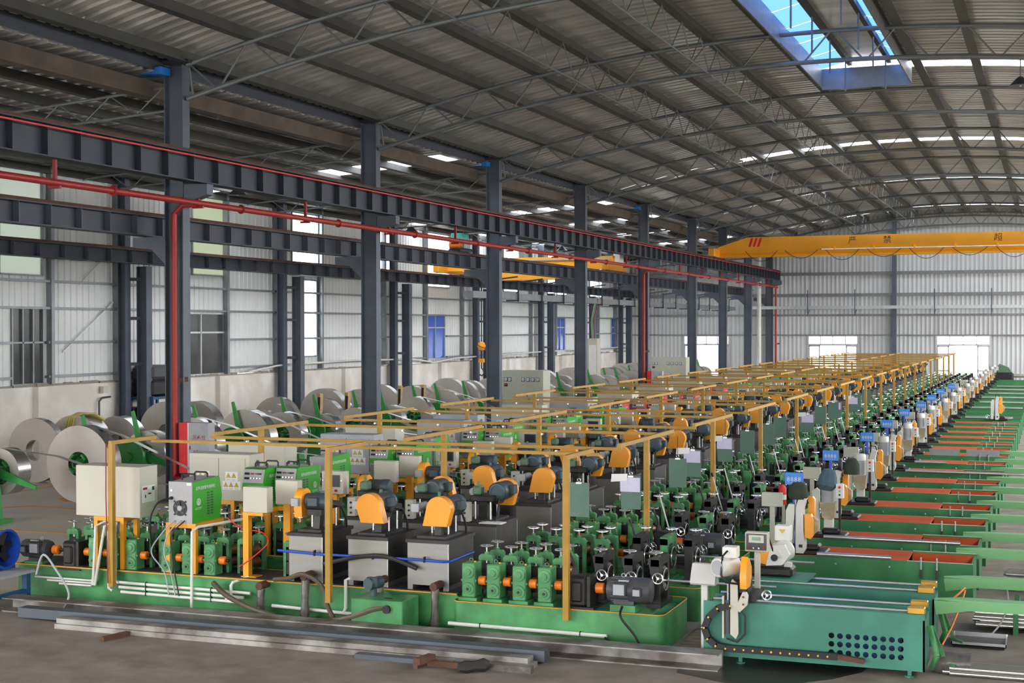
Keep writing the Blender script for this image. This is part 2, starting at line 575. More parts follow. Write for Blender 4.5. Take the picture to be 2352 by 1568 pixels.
# corner pipes at the end wall
def tubeobj(name, mname, pts, r, parent=None, n=8):
    return obj(name, g(mname).tube(pts, r, n), parent)
props(tubeobj('downpipe', 'pvc', [(-17.95, 93.3, 0.0), (-17.95, 93.3, 8.6)], 0.14, None, 12), 'white drainpipe standing beside the corner column at the end wall', 'pipe')
dn = 0
for (a, b, z) in doors:
    dn += 1
    e = empty('door_%d' % dn, ((a + b) / 2, ENDY, 0))
    e['kind'] = 'structure'
    w = b - a
    fr = g('aluminium')
    for x in (-w / 2, w / 2): fr.box(x - 0.06, x + 0.06, -0.06, 0.06, 0, z)
    for zz in (z, 2.55): fr.box(-w / 2, w / 2, -0.05, 0.05, zz - 0.05, zz + 0.05)
    for i in range(1, 4): fr.box(-w / 2 + w * i / 4 - 0.025, -w / 2 + w * i / 4 + 0.025, -0.05, 0.05, 2.55, z)
    obj('door_frame', fr, e)
    for i in range(4):
        obj('pane', g('clear_pane').box(-w / 2 + w * i / 4 + 0.04, -w / 2 + w * (i + 1) / 4 - 0.04, -0.005, 0.005, 2.62, z - 0.06), e)
    for sx in (-1, 1):
        lf = g('aluminium')
        x0, x1 = sx * w / 2 * 0.97, sx * w / 2 * 0.52
        x0, x1 = min(x0, x1), max(x0, x1)
        for x in (x0, x1 - 0.07): lf.box(x, x + 0.07, -0.04, 0.04, 0, 2.5)
        for zz in (0, 0.9, 2.43): lf.box(x0, x1, -0.04, 0.04, zz, zz + 0.07)
        l = obj('door_leaf', lf, e)
        obj('pane', g('clear_pane').box(x0 + 0.07, x1 - 0.07, -0.004, 0.004, 0.1, 2.43), l)
# neighbouring building seen through the end doors
nb = empty('neighbour_building', (-12, 112, -0.2))
props(nb, 'pale building with grey windows seen through the end wall doors', 'building')
obj('facade', g('white').box(-14, 16, 0, 4, 0, 7), nb)
for x in (-12.5, -10.6, -2.4, 0.2, 4.0, 8.2, 11.0):
    q = obj('window', g('grey_door').box(x, x + 1.1, -0.08, 0.05, 0.5, 2.5), nb)
    obj('pane', g('label_grey').box(x + 0.1, x + 1.0, -0.1, 0.0, 0.6, 2.4), q)
obj('yellow_door', g('crane_yellow').box(9.6, 10.3, -0.1, 0.05, 0, 1.6), nb)

# cable tray on the end wall
ct = empty('cable_tray', (0, 0, 0))
props(ct, 'galvanised cable tray running along the far end wall', 'cable tray')
obj('trough', g('aluminium').box(-19.0, 20, 93.3, 93.62, 4.86, 5.06), ct)
for x in (-14.8, -11.8, -6.9, -3.5):
    obj('hanger', g('slate').box(x - 0.03, x + 0.03, 93.24, 93.3, 4.4, 6.1).bar((x, 93.28, 4.45), (x + 0.02, 93.9, 4.8), 0.04), ct)

# ---- added right wall, openings shaped to balance the light (outside the picture, it lets the daylight in)
wr = g('wall_sheet')
for (a, b) in ((0.0, 2.5), (8.9, 9.35)):
    corr_x(wr, 7.5, -8, ENDY, a, b, 1.0)
corr_x(wr, 7.5, -8, 27.0, 2.5, 6.4, 1.0)
wall_right_unseen = struct('wall_right_unseen', wr)
for i in range(17):
    y = -8 + i * 6.35
    struct('wall_post', g('slate').box(7.3, 7.6, y - 0.15, y + 0.15, 0, 9.3), wall_right_unseen)

# ---- added unseen front gable, doorway sized to cut the light (behind the camera)
wf = g('wall_sheet')
for a, b, z0 in ((-27.0, -14.0, 0.0), (-14.0, 5.0, 5.4), (5.0, 7.5, 0.0)):
    corr_y(wf, -8.0, a, b, z0, ztop, 1.0)
struct('wall_front_unseen', wf)

# ---- columns
def hcol(x, y, z, w=0.46, d=0.26):
    q = g('slate')
    t = 0.02
    q.box(x - w / 2, x - w / 2 + t, y - d / 2, y + d / 2, 0, z).box(x + w / 2 - t, x + w / 2, y - d / 2, y + d / 2, 0, z)
    q.box(x - w / 2 + t, x + w / 2 - t, y - 0.008, y + 0.008, 0, z)
    q.box(x - w / 2 - 0.1, x + w / 2 + 0.1, y - d / 2 - 0.1, y + d / 2 + 0.1, 0, 0.03)
    return q
for i, y in enumerate(COLY):
    c = empty('steel_column', (0, 0, 0))
    props(c, 'dark steel I-column of the long row, %s from the front' % ordn(i + 1), 'column', 'columns between hall and aisle', 'structure')
    obj('shaft', hcol(ROWX, y, zt(ROWX) + 0.05), c)
    cap = g('slate_dark')
    cap.box(-17.7, -16.95, y - 0.2, y + 0.2, 9.28, 9.34)
    obj('cap_plate', cap, c)
    br = g('slate')
    br.prism([(-17.12, 6.32), (-16.55, 6.5), (-16.55, 6.72), (-17.12, 6.72)], 'y', y - 0.12, y + 0.12)
    obj('corbel', br, c)
    br2 = g('slate')
    br2.prism([(-17.6, 5.05), (-17.95, 5.38), (-18.4, 5.42), (-18.4, 5.64), (-17.6, 5.64)], 'y', y - 0.1, y + 0.1)
    obj('corbel', br2, c)
WCOL = [27.3, 36.9, 46.5, 56.05, 65.5, 75.1, 82.8, 90.8]
for i, y in enumerate(WCOL):
    c = empty('wall_column', (0, 0, 0))
    props(c, 'twin steel column along the plastered side wall, %s from the front' % ordn(i + 1), 'column', 'columns along the side wall', 'structure')
    obj('shaft', hcol(-26.15, y + 0.25, 5.6, 0.36, 0.3), c)
    obj('shaft', hcol(-26.6, y - 0.15, 8.3, 0.28, 0.26), c)
    for z in (2.6, 4.0, 5.2):
        obj('tie_plate', g('slate_dark').bar((-26.55, y - 0.1, z), (-26.2, y + 0.2, z), 0.06, 0.1), c)

# ---- crane runway beams
stiff = {}
def runway(name, x, z0, z1, y0, y1, label, step, rail='rust'):
    e = empty(name, (0, 0, 0))
    props(e, label, 'crane beam', None, 'structure')
    q = g('slate_dark')
    q.box(x - 0.16, x + 0.16, y0, y1, z0, z0 + 0.025).box(x - 0.18, x + 0.18, y0, y1, z1 - 0.025, z1).box(x - 0.01, x + 0.01, y0, y1, z0, z1)
    obj('girder', q, e)
    obj('rail', g(rail).box(x - 0.035, x + 0.035, y0, y1, z1, z1 + 0.08).box(x - 0.12, x + 0.12, y0, y1, z1, z1 + 0.015), e)
    key = round(z1 - z0, 2)
    if key not in stiff:
        stiff[key] = g('slate_dark' if key > 0.5 else 'slate').box(-0.15, 0.15, -0.006, 0.006, 0.0, z1 - z0 - 0.02).mesh('stiffener')
    y = y0 + 0.3
    while y < y1:
        mesh_obj('stiffener', stiff[key], e, (x, y, z0 + 0.01))
        y += step
    return e
runway('crane_runway_beam', -16.75, 6.74, 7.34, 14.0, 93.9, 'upper crane runway beam on the hall side of the column row', 0.92)
runway('crane_runway_beam', -18.15, 5.66, 6.1, 14.0, 91.5, 'lower crane runway beam on the aisle side of the column row', 0.92)
runway('crane_runway_beam', -26.15, 5.66, 6.08, 14.0, 93.9, 'crane runway beam on the columns along the side wall', 1.05)
props(obj('conductor_rail', g('red').box(-16.56, -16.53, 14.0, 93.5, 7.24, 7.27)), 'thin red conductor rail along the upper crane beam', 'conductor rail')

# ---- red fire pipes
fp = empty('fire_main', (0, 0, 0))
props(fp, 'red fire water main hung below the upper crane beam', 'pipe')
obj('pipe', g('red_pipe').tube([(-16.82, 14.0, 6.33), (-16.82, 93.2, 6.33)], 0.065, 10), fp)
cl = g('red_pipe').ring((-16.82, 0, 6.33), (0, 1, 0), 0.075, 0.03, 12, 6).mesh('coupling')
hg = g('red_dark').box(-16.85, -16.79, -0.03, 0.03, 6.36, 6.76).box(-16.95, -16.7, -0.03, 0.03, 6.22, 6.27).mesh('hanger')
for i in range(17):
    y = 21.2 + i * 4.62
    if y < 93: mesh_obj('hanger', hg, fp, (0, y, 0))
    if y < 91: mesh_obj('coupling', cl, fp, (0, y + 1.7, 0))
for (y, z, lab) in ((25.85, 0.62, 'red drop pipe on the front column above the hydrant cabinet'), (62.85, 0.9, 'red drop pipe down the column beside the second hydrant cabinet'), (93.75, 0.0, 'red drop pipe in the far corner of the end wall')):
    x = -17.3 if z else -16.9
    yy = y - 0.2
    d = empty('drop_pipe', (0, 0, 0))
    props(d, lab, 'pipe')
    obj('pipe', g('red_pipe').tube([(-16.82, yy + 0.1, 6.3), (-17.1 if z else x, yy, 6.28), (x, yy, 6.1), (x, yy, z)], 0.065, 10), d)
    if z: obj('elbow', g('red_dark').tube([(x, yy, z), (x, yy, z - 0.06), (x + 0.1, yy - 0.02, z - 0.1), (x + 0.45, yy - 0.02, z - 0.1)], 0.06, 10), d)
    obj('bracket', g('rust').bar((x, yy, 2.6), (x + 0.2, yy + 0.18, 2.62), 0.06, 0.1), d)

# ---- roof trusses
NODES = [-17.1 + 1.5187 * i for i in range(17)]
for i, y in enumerate(COLY):
    e = empty('roof_truss', (0, y, 0))
    props(e, 'arched lattice truss spanning the main hall, %s from the front' % ordn(i + 1), 'truss', 'arched roof trusses', 'structure')
    top = [(x, 0, zt(x)) for x in [-17.1 + 24.2 * j / 32 for j in range(33)]]
    obj('top_chord', g('truss').tube(top, 0.055, 8), e)
    obj('bottom_chord', g('truss').tube([(p[0], 0, p[2] - 0.72) for p in top], 0.055, 8), e)
    for a, b in zip(NODES[:-1], NODES[1:]):
        mid = (a + b) / 2
        obj('web_strut', g('truss').cyl((a + 0.06, 0, zt(a)), (mid - 0.05, 0, zt(mid) - 0.72), 0.024, None, 6), e)
        obj('web_strut', g('truss').cyl((b - 0.06, 0, zt(b)), (mid + 0.05, 0, zt(mid) - 0.72), 0.024, None, 6), e)
    obj('end_post', g('truss').cyl((-17.05, 0, 9.2), (-16.95, 0, 8.55), 0.025, None, 6), e)
    # aisle truss
    e = empty('aisle_truss', (0, y, 0))
    props(e, 'light lattice truss of the side aisle, %s from the front' % ordn(i + 1), 'truss', 'aisle roof trusses', 'structure')
    za = lambda x: 8.82 + (x + 17.6) * 0.078
    obj('top_chord', g('truss').cyl((-17.6, 0, za(-17.6)), (-26.8, 0, za(-26.8)), 0.035, None, 8), e)
    obj('bottom_chord', g('truss').cyl((-17.6, 0, za(-17.6) - 0.5), (-25.6, 0, za(-25.6) - 0.42), 0.03, None, 8), e)
    for j in range(6):
        a, b = -17.7 - j * 1.35, -17.7 - (j + 1) * 1.35
        m_ = (a + b) / 2
        obj('web_strut', g('truss').cyl((a, 0, za(a)), (m_, 0, za(m_) - 0.48), 0.015, None, 6).cyl((m_, 0, za(m_) - 0.48), (b, 0, za(b)), 0.015, None, 6), e)
# lengthwise lattice bracing between the trusses
for bi, x in enumerate((-10.9, -8.0, 0.9)):
    e = empty('lattice_bracing', (0, 0, 0))
    props(e, '%s lengthwise lattice bracing tying the arched trusses together' % ('outermost', 'middle', 'farther')[bi], 'bracing', 'lengthwise roof bracing', 'structure')
    obj('bottom_rod', g('truss').cyl((x, 14.0, zt(x) - 0.74), (x, 93.5, zt(x) - 0.74), 0.02, None, 6), e)
    for a, b in zip(COLY[:-1], COLY[1:]):
        n = 5
        for j in range(n):
            y0, y1 = a + (b - a) * j / n, a + (b - a) * (j + 1) / n
            obj('brace_rod', g('truss').cyl((x, y0, zt(x) - 0.72), (x, (y0 + y1) / 2, zt(x)), 0.014, None, 5).cyl((x, (y0 + y1) / 2, zt(x)), (x, y1, zt(x) - 0.72), 0.014, None, 5), e)

# ---- roof sheets and purlins
MONX0, MONX1, MONY0, MONY1 = -6.25, -3.75, 16.0, 42.0
STRIPS = [(41.2, -3.7), (58.2, -12.0), (74.2, -12.0), (90.3, -12.0)]
rs = g('roof_sheet')
def roof_patch(x0, x1, y0, y1):
    if y1 - y0 < 0.02: return
    nx = max(1, int(round((x1 - x0) / 1.3)))
    X = [x0 + (x1 - x0) * i / nx for i in range(nx + 1)]
    r = ribs(y0, y1, 0.38, h=0.06)
    n = len(r)
    v = [(x, y, zr(x) + d) for x in X for y, d in r]
    rs.add(v, [(a * n + i, a * n + i + 1, (a + 1) * n + i + 1, (a + 1) * n + i) for a in range(nx) for i in range(n - 1)])
def roof_band(y0, y1):
    if y0 < MONY1 and y1 > MONY0:
        roof_patch(-17.75, MONX0, y0, y1)
        roof_patch(MONX1, 7.6, y0, y1)
    else:
        roof_patch(-17.75, 7.6, y0, y1)
roof_band(-8, MONY0)
prev = MONY0
SW = 0.9
sky = []
for ys, xs0 in STRIPS:
    brk = [prev] + ([MONY1] if prev < MONY1 < ys else []) + [ys]
    for a, b in zip(brk[:-1], brk[1:]): roof_band(a, b)
    if xs0 > -4:
        roof_patch(-17.75, MONX0, ys, ys + SW)
        roof_patch(4.0, 7.6, ys, ys + SW)
    else:
        roof_patch(-17.75, xs0, ys, ys + SW)
        roof_patch(4.0, 7.6, ys, ys + SW)
    sky.append((xs0 if xs0 > -4 else xs0, 4.0, ys, ys + SW))
    prev = ys + SW
brk = [prev, ENDY]
roof_band(prev, ENDY)
roof = struct('roof', rs)
for (x0, x1, y0, y1) in sky:
    n = int((x1 - x0) / 1.0)
    for i in range(n):
        a, b = x0 + (x1 - x0) * i / n, x0 + (x1 - x0) * (i + 1) / n
        q = g('skylight_pane')
        q.add([(a, y0, zr(a) + 0.02), (b, y0, zr(b) + 0.02), (b, y1, zr(b) + 0.02), (a, y1, zr(a) + 0.02)], [(0, 1, 2, 3)])
        struct('skylight_pane', q, roof)
for i in range(17):
    x = -17.1 + 1.5187 * i
    q = g('purlin')
    segs = [(-8, ENDY)]
    if MONX0 < x < MONX1: segs = [(-8, MONY0), (MONY1, ENDY)]
    for a, b in segs:
        q.box(x - 0.02, x + 0.02, a, b, zt(x) + 0.04, zt(x) + 0.27)
        q.box(x - 0.12, x + 0.12, a, b, zt(x) + 0.03, zt(x) + 0.05)
    struct('purlin', q, roof)
struct('eaves_beam', g('slate_dark').box(-17.98, -17.6, -8, ENDY, 9.12, 9.5).box(7.3, 7.5, -8, ENDY, 9.2, 9.5), roof)
# ridge monitor with blue glazing
mo = empty('ridge_monitor', (0, 0, 0))
props(mo, 'raised ridge skylight with pale curb and blue glazing in the arched roof', 'skylight', None, 'structure')
zb = zt(-5) + 0.02
cb = g('galv')
cb.box(MONX0 - 0.02, MONX0 + 0.02, MONY0, MONY1, zb - 0.25, zb + 0.3)
obj('curb', cb, mo)
obj('curb', g('galv').box(MONX1 - 0.02, MONX1 + 0.02, MONY0, MONY1, zb - 0.25, zb + 0.3), mo)
obj('curb', g('galv').box(MONX0, MONX1, MONY1 - 0.02, MONY1 + 0.02, zb - 0.3, zb + 0.3), mo)
obj('monitor_roof', g('roof_sheet').box(-5.45, -4.35, MONY0, MONY1 + 0.4, zb + 0.5, zb + 0.54), mo)
for x in (-5.45, -4.35): obj('monitor_purlin', g('purlin').box(x - 0.06, x + 0.06, MONY0, MONY1, zb + 0.35, zb + 0.5), mo)
npan = 13
for i in range(npan):
    a, b = MONY0 + (MONY1 - MONY0) * i / npan + 0.02, MONY0 + (MONY1 - MONY0) * (i + 1) / npan - 0.02
    for x0, x1 in ((MONX0, -5.45), (MONX1, -4.35)):
        obj('glazing_pane', g('blue_pane').add([(x0, a, zb + 0.3), (x1, a, zb + 0.5), (x1, b, zb + 0.5), (x0, b, zb + 0.3)], [(0, 1, 2, 3)]), mo)
obj('glazing_pane', g('skylight_pane').add([(MONX0, MONY1, zb + 0.3), (MONX1, MONY1, zb + 0.3), (-4.35, MONY1, zb + 0.5), (-5.45, MONY1, zb + 0.5)], [(0, 1, 2, 3)]), mo)
for x in (-5.45, -4.35):
    for j in range(9):
        y = MONY0 + 1 + j * 3.0
        obj('monitor_post', g('truss').cyl((x, y, zt(x) - 0.5), (x, y, zb + 0.5), 0.025, None, 6), mo)

# aisle roof
ra = g('roof_sheet')
def ar(x): return 9.06 + (x + 17.6) * 0.078
for (y0, y1) in ((4, 40.6), (42.1, 58.0), (59.5, 66.0), (67.3, 74.2), (75.5, 83.0), (84.3, ENDY)):
    r = ribs(y0, y1, 0.42, h=0.055)
    n = len(r)
    X = [-17.62, -21.0, -24.1, -27.3]
    ra.add([(x, y, ar(x) + d) for x in X for y, d in r], [(a * n + i, a * n + i + 1, (a + 1) * n + i + 1, (a + 1) * n + i) for a in range(3) for i in range(n - 1)])
roof_aisle = struct('roof_aisle', ra)
for i in range(8):
    x = -18.3 - 1.22 * i
    struct('purlin', g('purlin').box(x - 0.02, x + 0.02, 4, ENDY, ar(x) - 0.21, ar(x) - 0.01).box(x - 0.1, x + 0.1, 4, ENDY, ar(x) - 0.22, ar(x) - 0.2), roof_aisle)
for (y0, y1) in ((40.6, 42.1), (58.0, 59.5), (66.0, 67.3), (74.2, 75.5), (83.0, 84.3)):
    for i in range(6):
        a, b = -17.9 - 9.4 * i / 6, -17.9 - 9.4 * (i + 1) / 6
        struct('skylight_pane', g('skylight_pane').add([(a, y0, ar(a) + 0.02), (b, y0, ar(b) + 0.02), (b, y1, ar(b) + 0.02), (a, y1, ar(a) + 0.02)], [(0, 1, 2, 3)]), roof_aisle)
gt = g('gutter')
gt.prism([(-18.25, 8.62), (-17.95, 8.62), (-17.9, 8.95), (-17.93, 8.95), (-17.98, 8.66), (-18.22, 8.66), (-18.27, 8.92), (-18.3, 8.92)], 'y', 4, ENDY)
struct('valley_gutter', gt, roof_aisle)
wv = [(-18.28 + 0.02 * math.sin(i * 1.7), 20 + i * 0.7, 8.93 + 0.02 * math.sin(i * 2.3)) for i in range(45)]
struct('sealant_foam', g('white').tube(wv, 0.025, 6), roof_aisle)

# ================================================================== MACHINE TEMPLATES
def handwheel(c, R=0.075, r=0.009, axis=(0, 0, 1), n=16):
    q = g('chrome')
    c, ax = Vector(c), Vector(axis).normalized()
    q.ring(c, ax, R, r, n, 6)
    u = ax.orthogonal().normalized()
    w = ax.cross(u)
    for j in range(3):
        t = 2 * pi * j / 3 + 0.4
        q.cyl(c - ax * 0.012, c + (u * math.cos(t) + w * math.sin(t)) * R, 0.006, None, 5)
    q.cyl(c - ax * 0.03, c + ax * 0.012, 0.016, None, 8)
    return q
def eye(c, R=0.022, r=0.006):
    return g('gear_green').ring((c[0], c[1], c[2] + R), (0, 1, 0), R, r, 10, 5)
def arch(w, z0, z1, t, y0, y1, leg=0.04):
    h = w / 2
    return g('stand_green').prism([(-h, z0), (-h, z1 - 0.03), (-h + 0.03, z1), (h - 0.03, z1), (h, z1 - 0.03), (h, z0), (h - leg, z0), (h - leg, z1 - t), (-h + leg, z1 - t), (-h + leg, z0)], 'y', y0, y1)

def t_stand():
    parts = []
    for y in (-0.12, 0.24):
        parts.append(('housing', arch(0.19, 0.43, 0.93, 0.075, y - 0.035, y + 0.035)))
        parts.append(('bearing_block', g('oily').box(-0.05, 0.05, y - 0.03, y + 0.03, 0.5, 0.66).box(-0.05, 0.05, y - 0.03, y + 0.03, 0.68, 0.82)))
        parts.append(('adjusting_screw', g('chrome').cyl((0, y, 0.8), (0, y, 1.01), 0.012, None, 8).m('stand_green').cyl((0, y, 0.93), (0, y, 0.955), 0.03, None, 8), [('handwheel', handwheel((0, y, 1.03)))]))
    for z in (0.585, 0.735):
        parts.append(('forming_roll', g('bronze').lathe([(0.03, 0), (0.075, 0.02), (0.058, 0.13), (0.075, 0.24), (0.03, 0.26)], (0, -0.07, z), (0, 1, 0), 14)))
    parts.append(('base_plate', g('stand_green').box(-0.11, 0.11, -0.18, 0.3, 0.41, 0.44)))
    return T('roll_stand', parts)
def t_gearbox():
    h = g('gear_green').cbox(-0.085, 0.085, -0.5, -0.3, 0.46, 0.87, 0.012).box(-0.1, 0.1, -0.49, -0.31, 0.65, 0.672)
    parts = [('housing', h)]
    for z in (0.562, 0.765):
        parts.append(('bearing_cover', g('gear_green').lathe([(0.078, 0), (0.074, 0.012), (0.04, 0.014), (0.036, 0.024), (0.0, 0.025)], (0, -0.5, z), (0, -1, 0), 16)))
    parts.append(('shaft_end', g('oily').cyl((0, -0.53, 0.562), (0, -0.515, 0.562), 0.018, None, 8)))
    parts.append(('lifting_eye', eye((0.0, -0.4, 0.87))))
    parts.append(('base_plate', g('bed_green').box(-0.12, 0.12, -0.53, -0.27, 0.42, 0.46)))
    parts.append(('coupling', g('orange').lathe([(0.045, 0), (0.055, 0.008), (0.055, 0.09), (0.045, 0.098)], (0.1, -0.4, 0.655), (1, 0, 0), 14).m('oily').cyl((0.08, -0.4, 0.655), (0.235, -0.4, 0.655), 0.022, None, 8)))
    parts.append(('drive_shaft', g('oily').cyl((0, -0.3, 0.562), (0, -0.1, 0.575), 0.025, None, 8).cyl((0, -0.3, 0.735), (0, -0.1, 0.735), 0.025, None, 8)))
    parts.append(('filler_cap', g('warn_yellow').cyl((0.05, -0.4, 0.87), (0.05, -0.4, 0.885), 0.014, None, 8)))
    return T('gearbox', parts)
def t_motor(L=0.53, r=0.145, mname='motor_grey', flip=False):
    b = g(mname).lathe([(0.05, 0), (r * 0.96, 0.015), (r, 0.05), (r, L * 0.5)], (-L / 2, -0.4, 0.655), (1, 0, 0), 20)
    rib = g(mname)
    for i in range(16):
        t = 2 * pi * i / 16
        rib.bar((-L / 2 + 0.06, -0.4 + math.cos(t) * (r + 0.004), 0.655 + math.sin(t) * (r + 0.004)), (L * 0.02, -0.4 + math.cos(t) * (r + 0.004), 0.655 + math.sin(t) * (r + 0.004)), 0.008, 0.012)
    parts = [('motor_body', b, [('cooling_fin', rib)]),
             ('fan_cowl', g(mname).lathe([(r * 1.03, 0), (r * 1.03, L * 0.42), (r * 0.9, L * 0.5 - 0.01), (0.0, L * 0.5)], (0, -0.4, 0.655), (1, 0, 0), 20)),
             ('terminal_box', g(mname).cbox(-0.16, 0.0, -0.4 - r - 0.06, -0.4 - r + 0.05, 0.61, 0.76, 0.01).m('label_grey').box(-0.145, -0.015, -0.4 - r - 0.065, -0.4 - r - 0.058, 0.625, 0.745)),
             ('terminal_box', g(mname).cbox(0.07, 0.18, -0.4 - r - 0.05, -0.4 - r + 0.05, 0.61, 0.71, 0.01).m('label_grey').box(0.085, 0.165, -0.4 - r - 0.055, -0.4 - r - 0.048, 0.625, 0.695)),
             ('nameplate', g('label_grey').box(-0.1, 0.02, -0.4 - r - 0.003, -0.4 - r + 0.03, 0.775, 0.79)),
             ('lifting_eye', g('label_grey').ring((-0.08, -0.4, 0.655 + r + 0.022), (0, 1, 0), 0.022, 0.006, 10, 5)),
             ('motor_foot', g('bed_green').box(-0.2, 0.1, -0.55, -0.25, 0.42, 0.5).m(mname).box(-0.17, 0.07, -0.5, -0.3, 0.49, 0.54)),
             ('coupling', g('orange').lathe([(0.05, 0), (0.062, 0.008), (0.062, 0.1), (0.05, 0.108)], (-L / 2 - 0.15, -0.4, 0.655), (1, 0, 0), 14).m('oily').cyl((-L / 2 - 0.33, -0.4, 0.655), (-L / 2, -0.4, 0.655), 0.022, None, 8))]
    if flip:
        def fx(q):
            r_ = G()
            r_.mats, r_.mi = q.mats, q.mi
            r_.v, r_.f = [(-p[0], p[1], p[2]) for p in q.v], [f[::-1] for f in q.f]
            return r_
        parts = [(p[0], fx(p[1]), [(q[0], fx(q[1])) for q in (p[2] if len(p) > 2 else [])]) for p in parts]
    return T('drive_motor', parts)
def t_reducer(lever=True):
    parts = [('gear_housing', g('oily').cbox(-0.13, 0.1, -0.53, -0.27, 0.44, 0.8, 0.03).cbox(-0.09, 0.05, -0.56, -0.5, 0.5, 0.74, 0.02)),
             ('flange', g('oily').box(0.1, 0.14, -0.52, -0.28, 0.43, 0.8)),
             ('foot', g('oily').box(-0.16, 0.2, -0.58, -0.24, 0.42, 0.45))]
    if not lever:
        parts.append(('coupling', g('orange').lathe([(0.045, 0), (0.055, 0.008), (0.055, 0.09), (0.045, 0.098)], (0.16, -0.4, 0.655), (1, 0, 0), 14)))
    if lever:
        parts.append(('shift_lever', g('rubber').tube([(-0.08, -0.4, 0.8), (-0.1, -0.4, 0.95), (-0.15, -0.42, 1.08)], 0.014, 6).cyl((-0.08, -0.4, 0.79), (-0.09, -0.4, 0.88), 0.05, 0.025, 10).cyl((-0.15, -0.42, 1.07), (-0.165, -0.42, 1.11), 0.022, None, 8)))
    return T('speed_reducer', parts)
def t_turk(fm='oily'):
    fr = g(fm)
    fr.box(-0.05, 0.05, -0.16, -0.08, 0.45, 0.98).box(-0.05, 0.05, 0.24, 0.32, 0.45, 0.98).box(-0.05, 0.05, -0.16, 0.32, 0.9, 1.0).box(-0.08, 0.08, -0.2, 0.36, 0.42, 0.47)
    fr.prism([(-0.09, 0.98), (0.03, 1.02), (0.05, 0.8), (-0.05, 0.78)], 'y', -0.15, 0.0)
    rolls = g('dark_plate')
    for dy, dz, ax in ((0, 0.1, (0, 1, 0)), (0, -0.1, (0, 1, 0))):
        rolls.lathe([(0.03, 0), (0.07, 0.02), (0.055, 0.08), (0.07, 0.14), (0.03, 0.16)], (0, 0.0, 0.72 + dz), ax, 12)
    return T('straightening_head', [('frame', fr), ('roll', rolls),
        ('rim_ring', g('chrome').ring((0.07, 0.08, 0.72), (1, 0, 0), 0.13, 0.008, 18, 5)),
        ('handwheel', handwheel((0.0, -0.1, 1.06), 0.075)), ('handwheel', handwheel((0.06, -0.26, 0.78), 0.06, 0.008, (0.5, -1, 0.2)))])

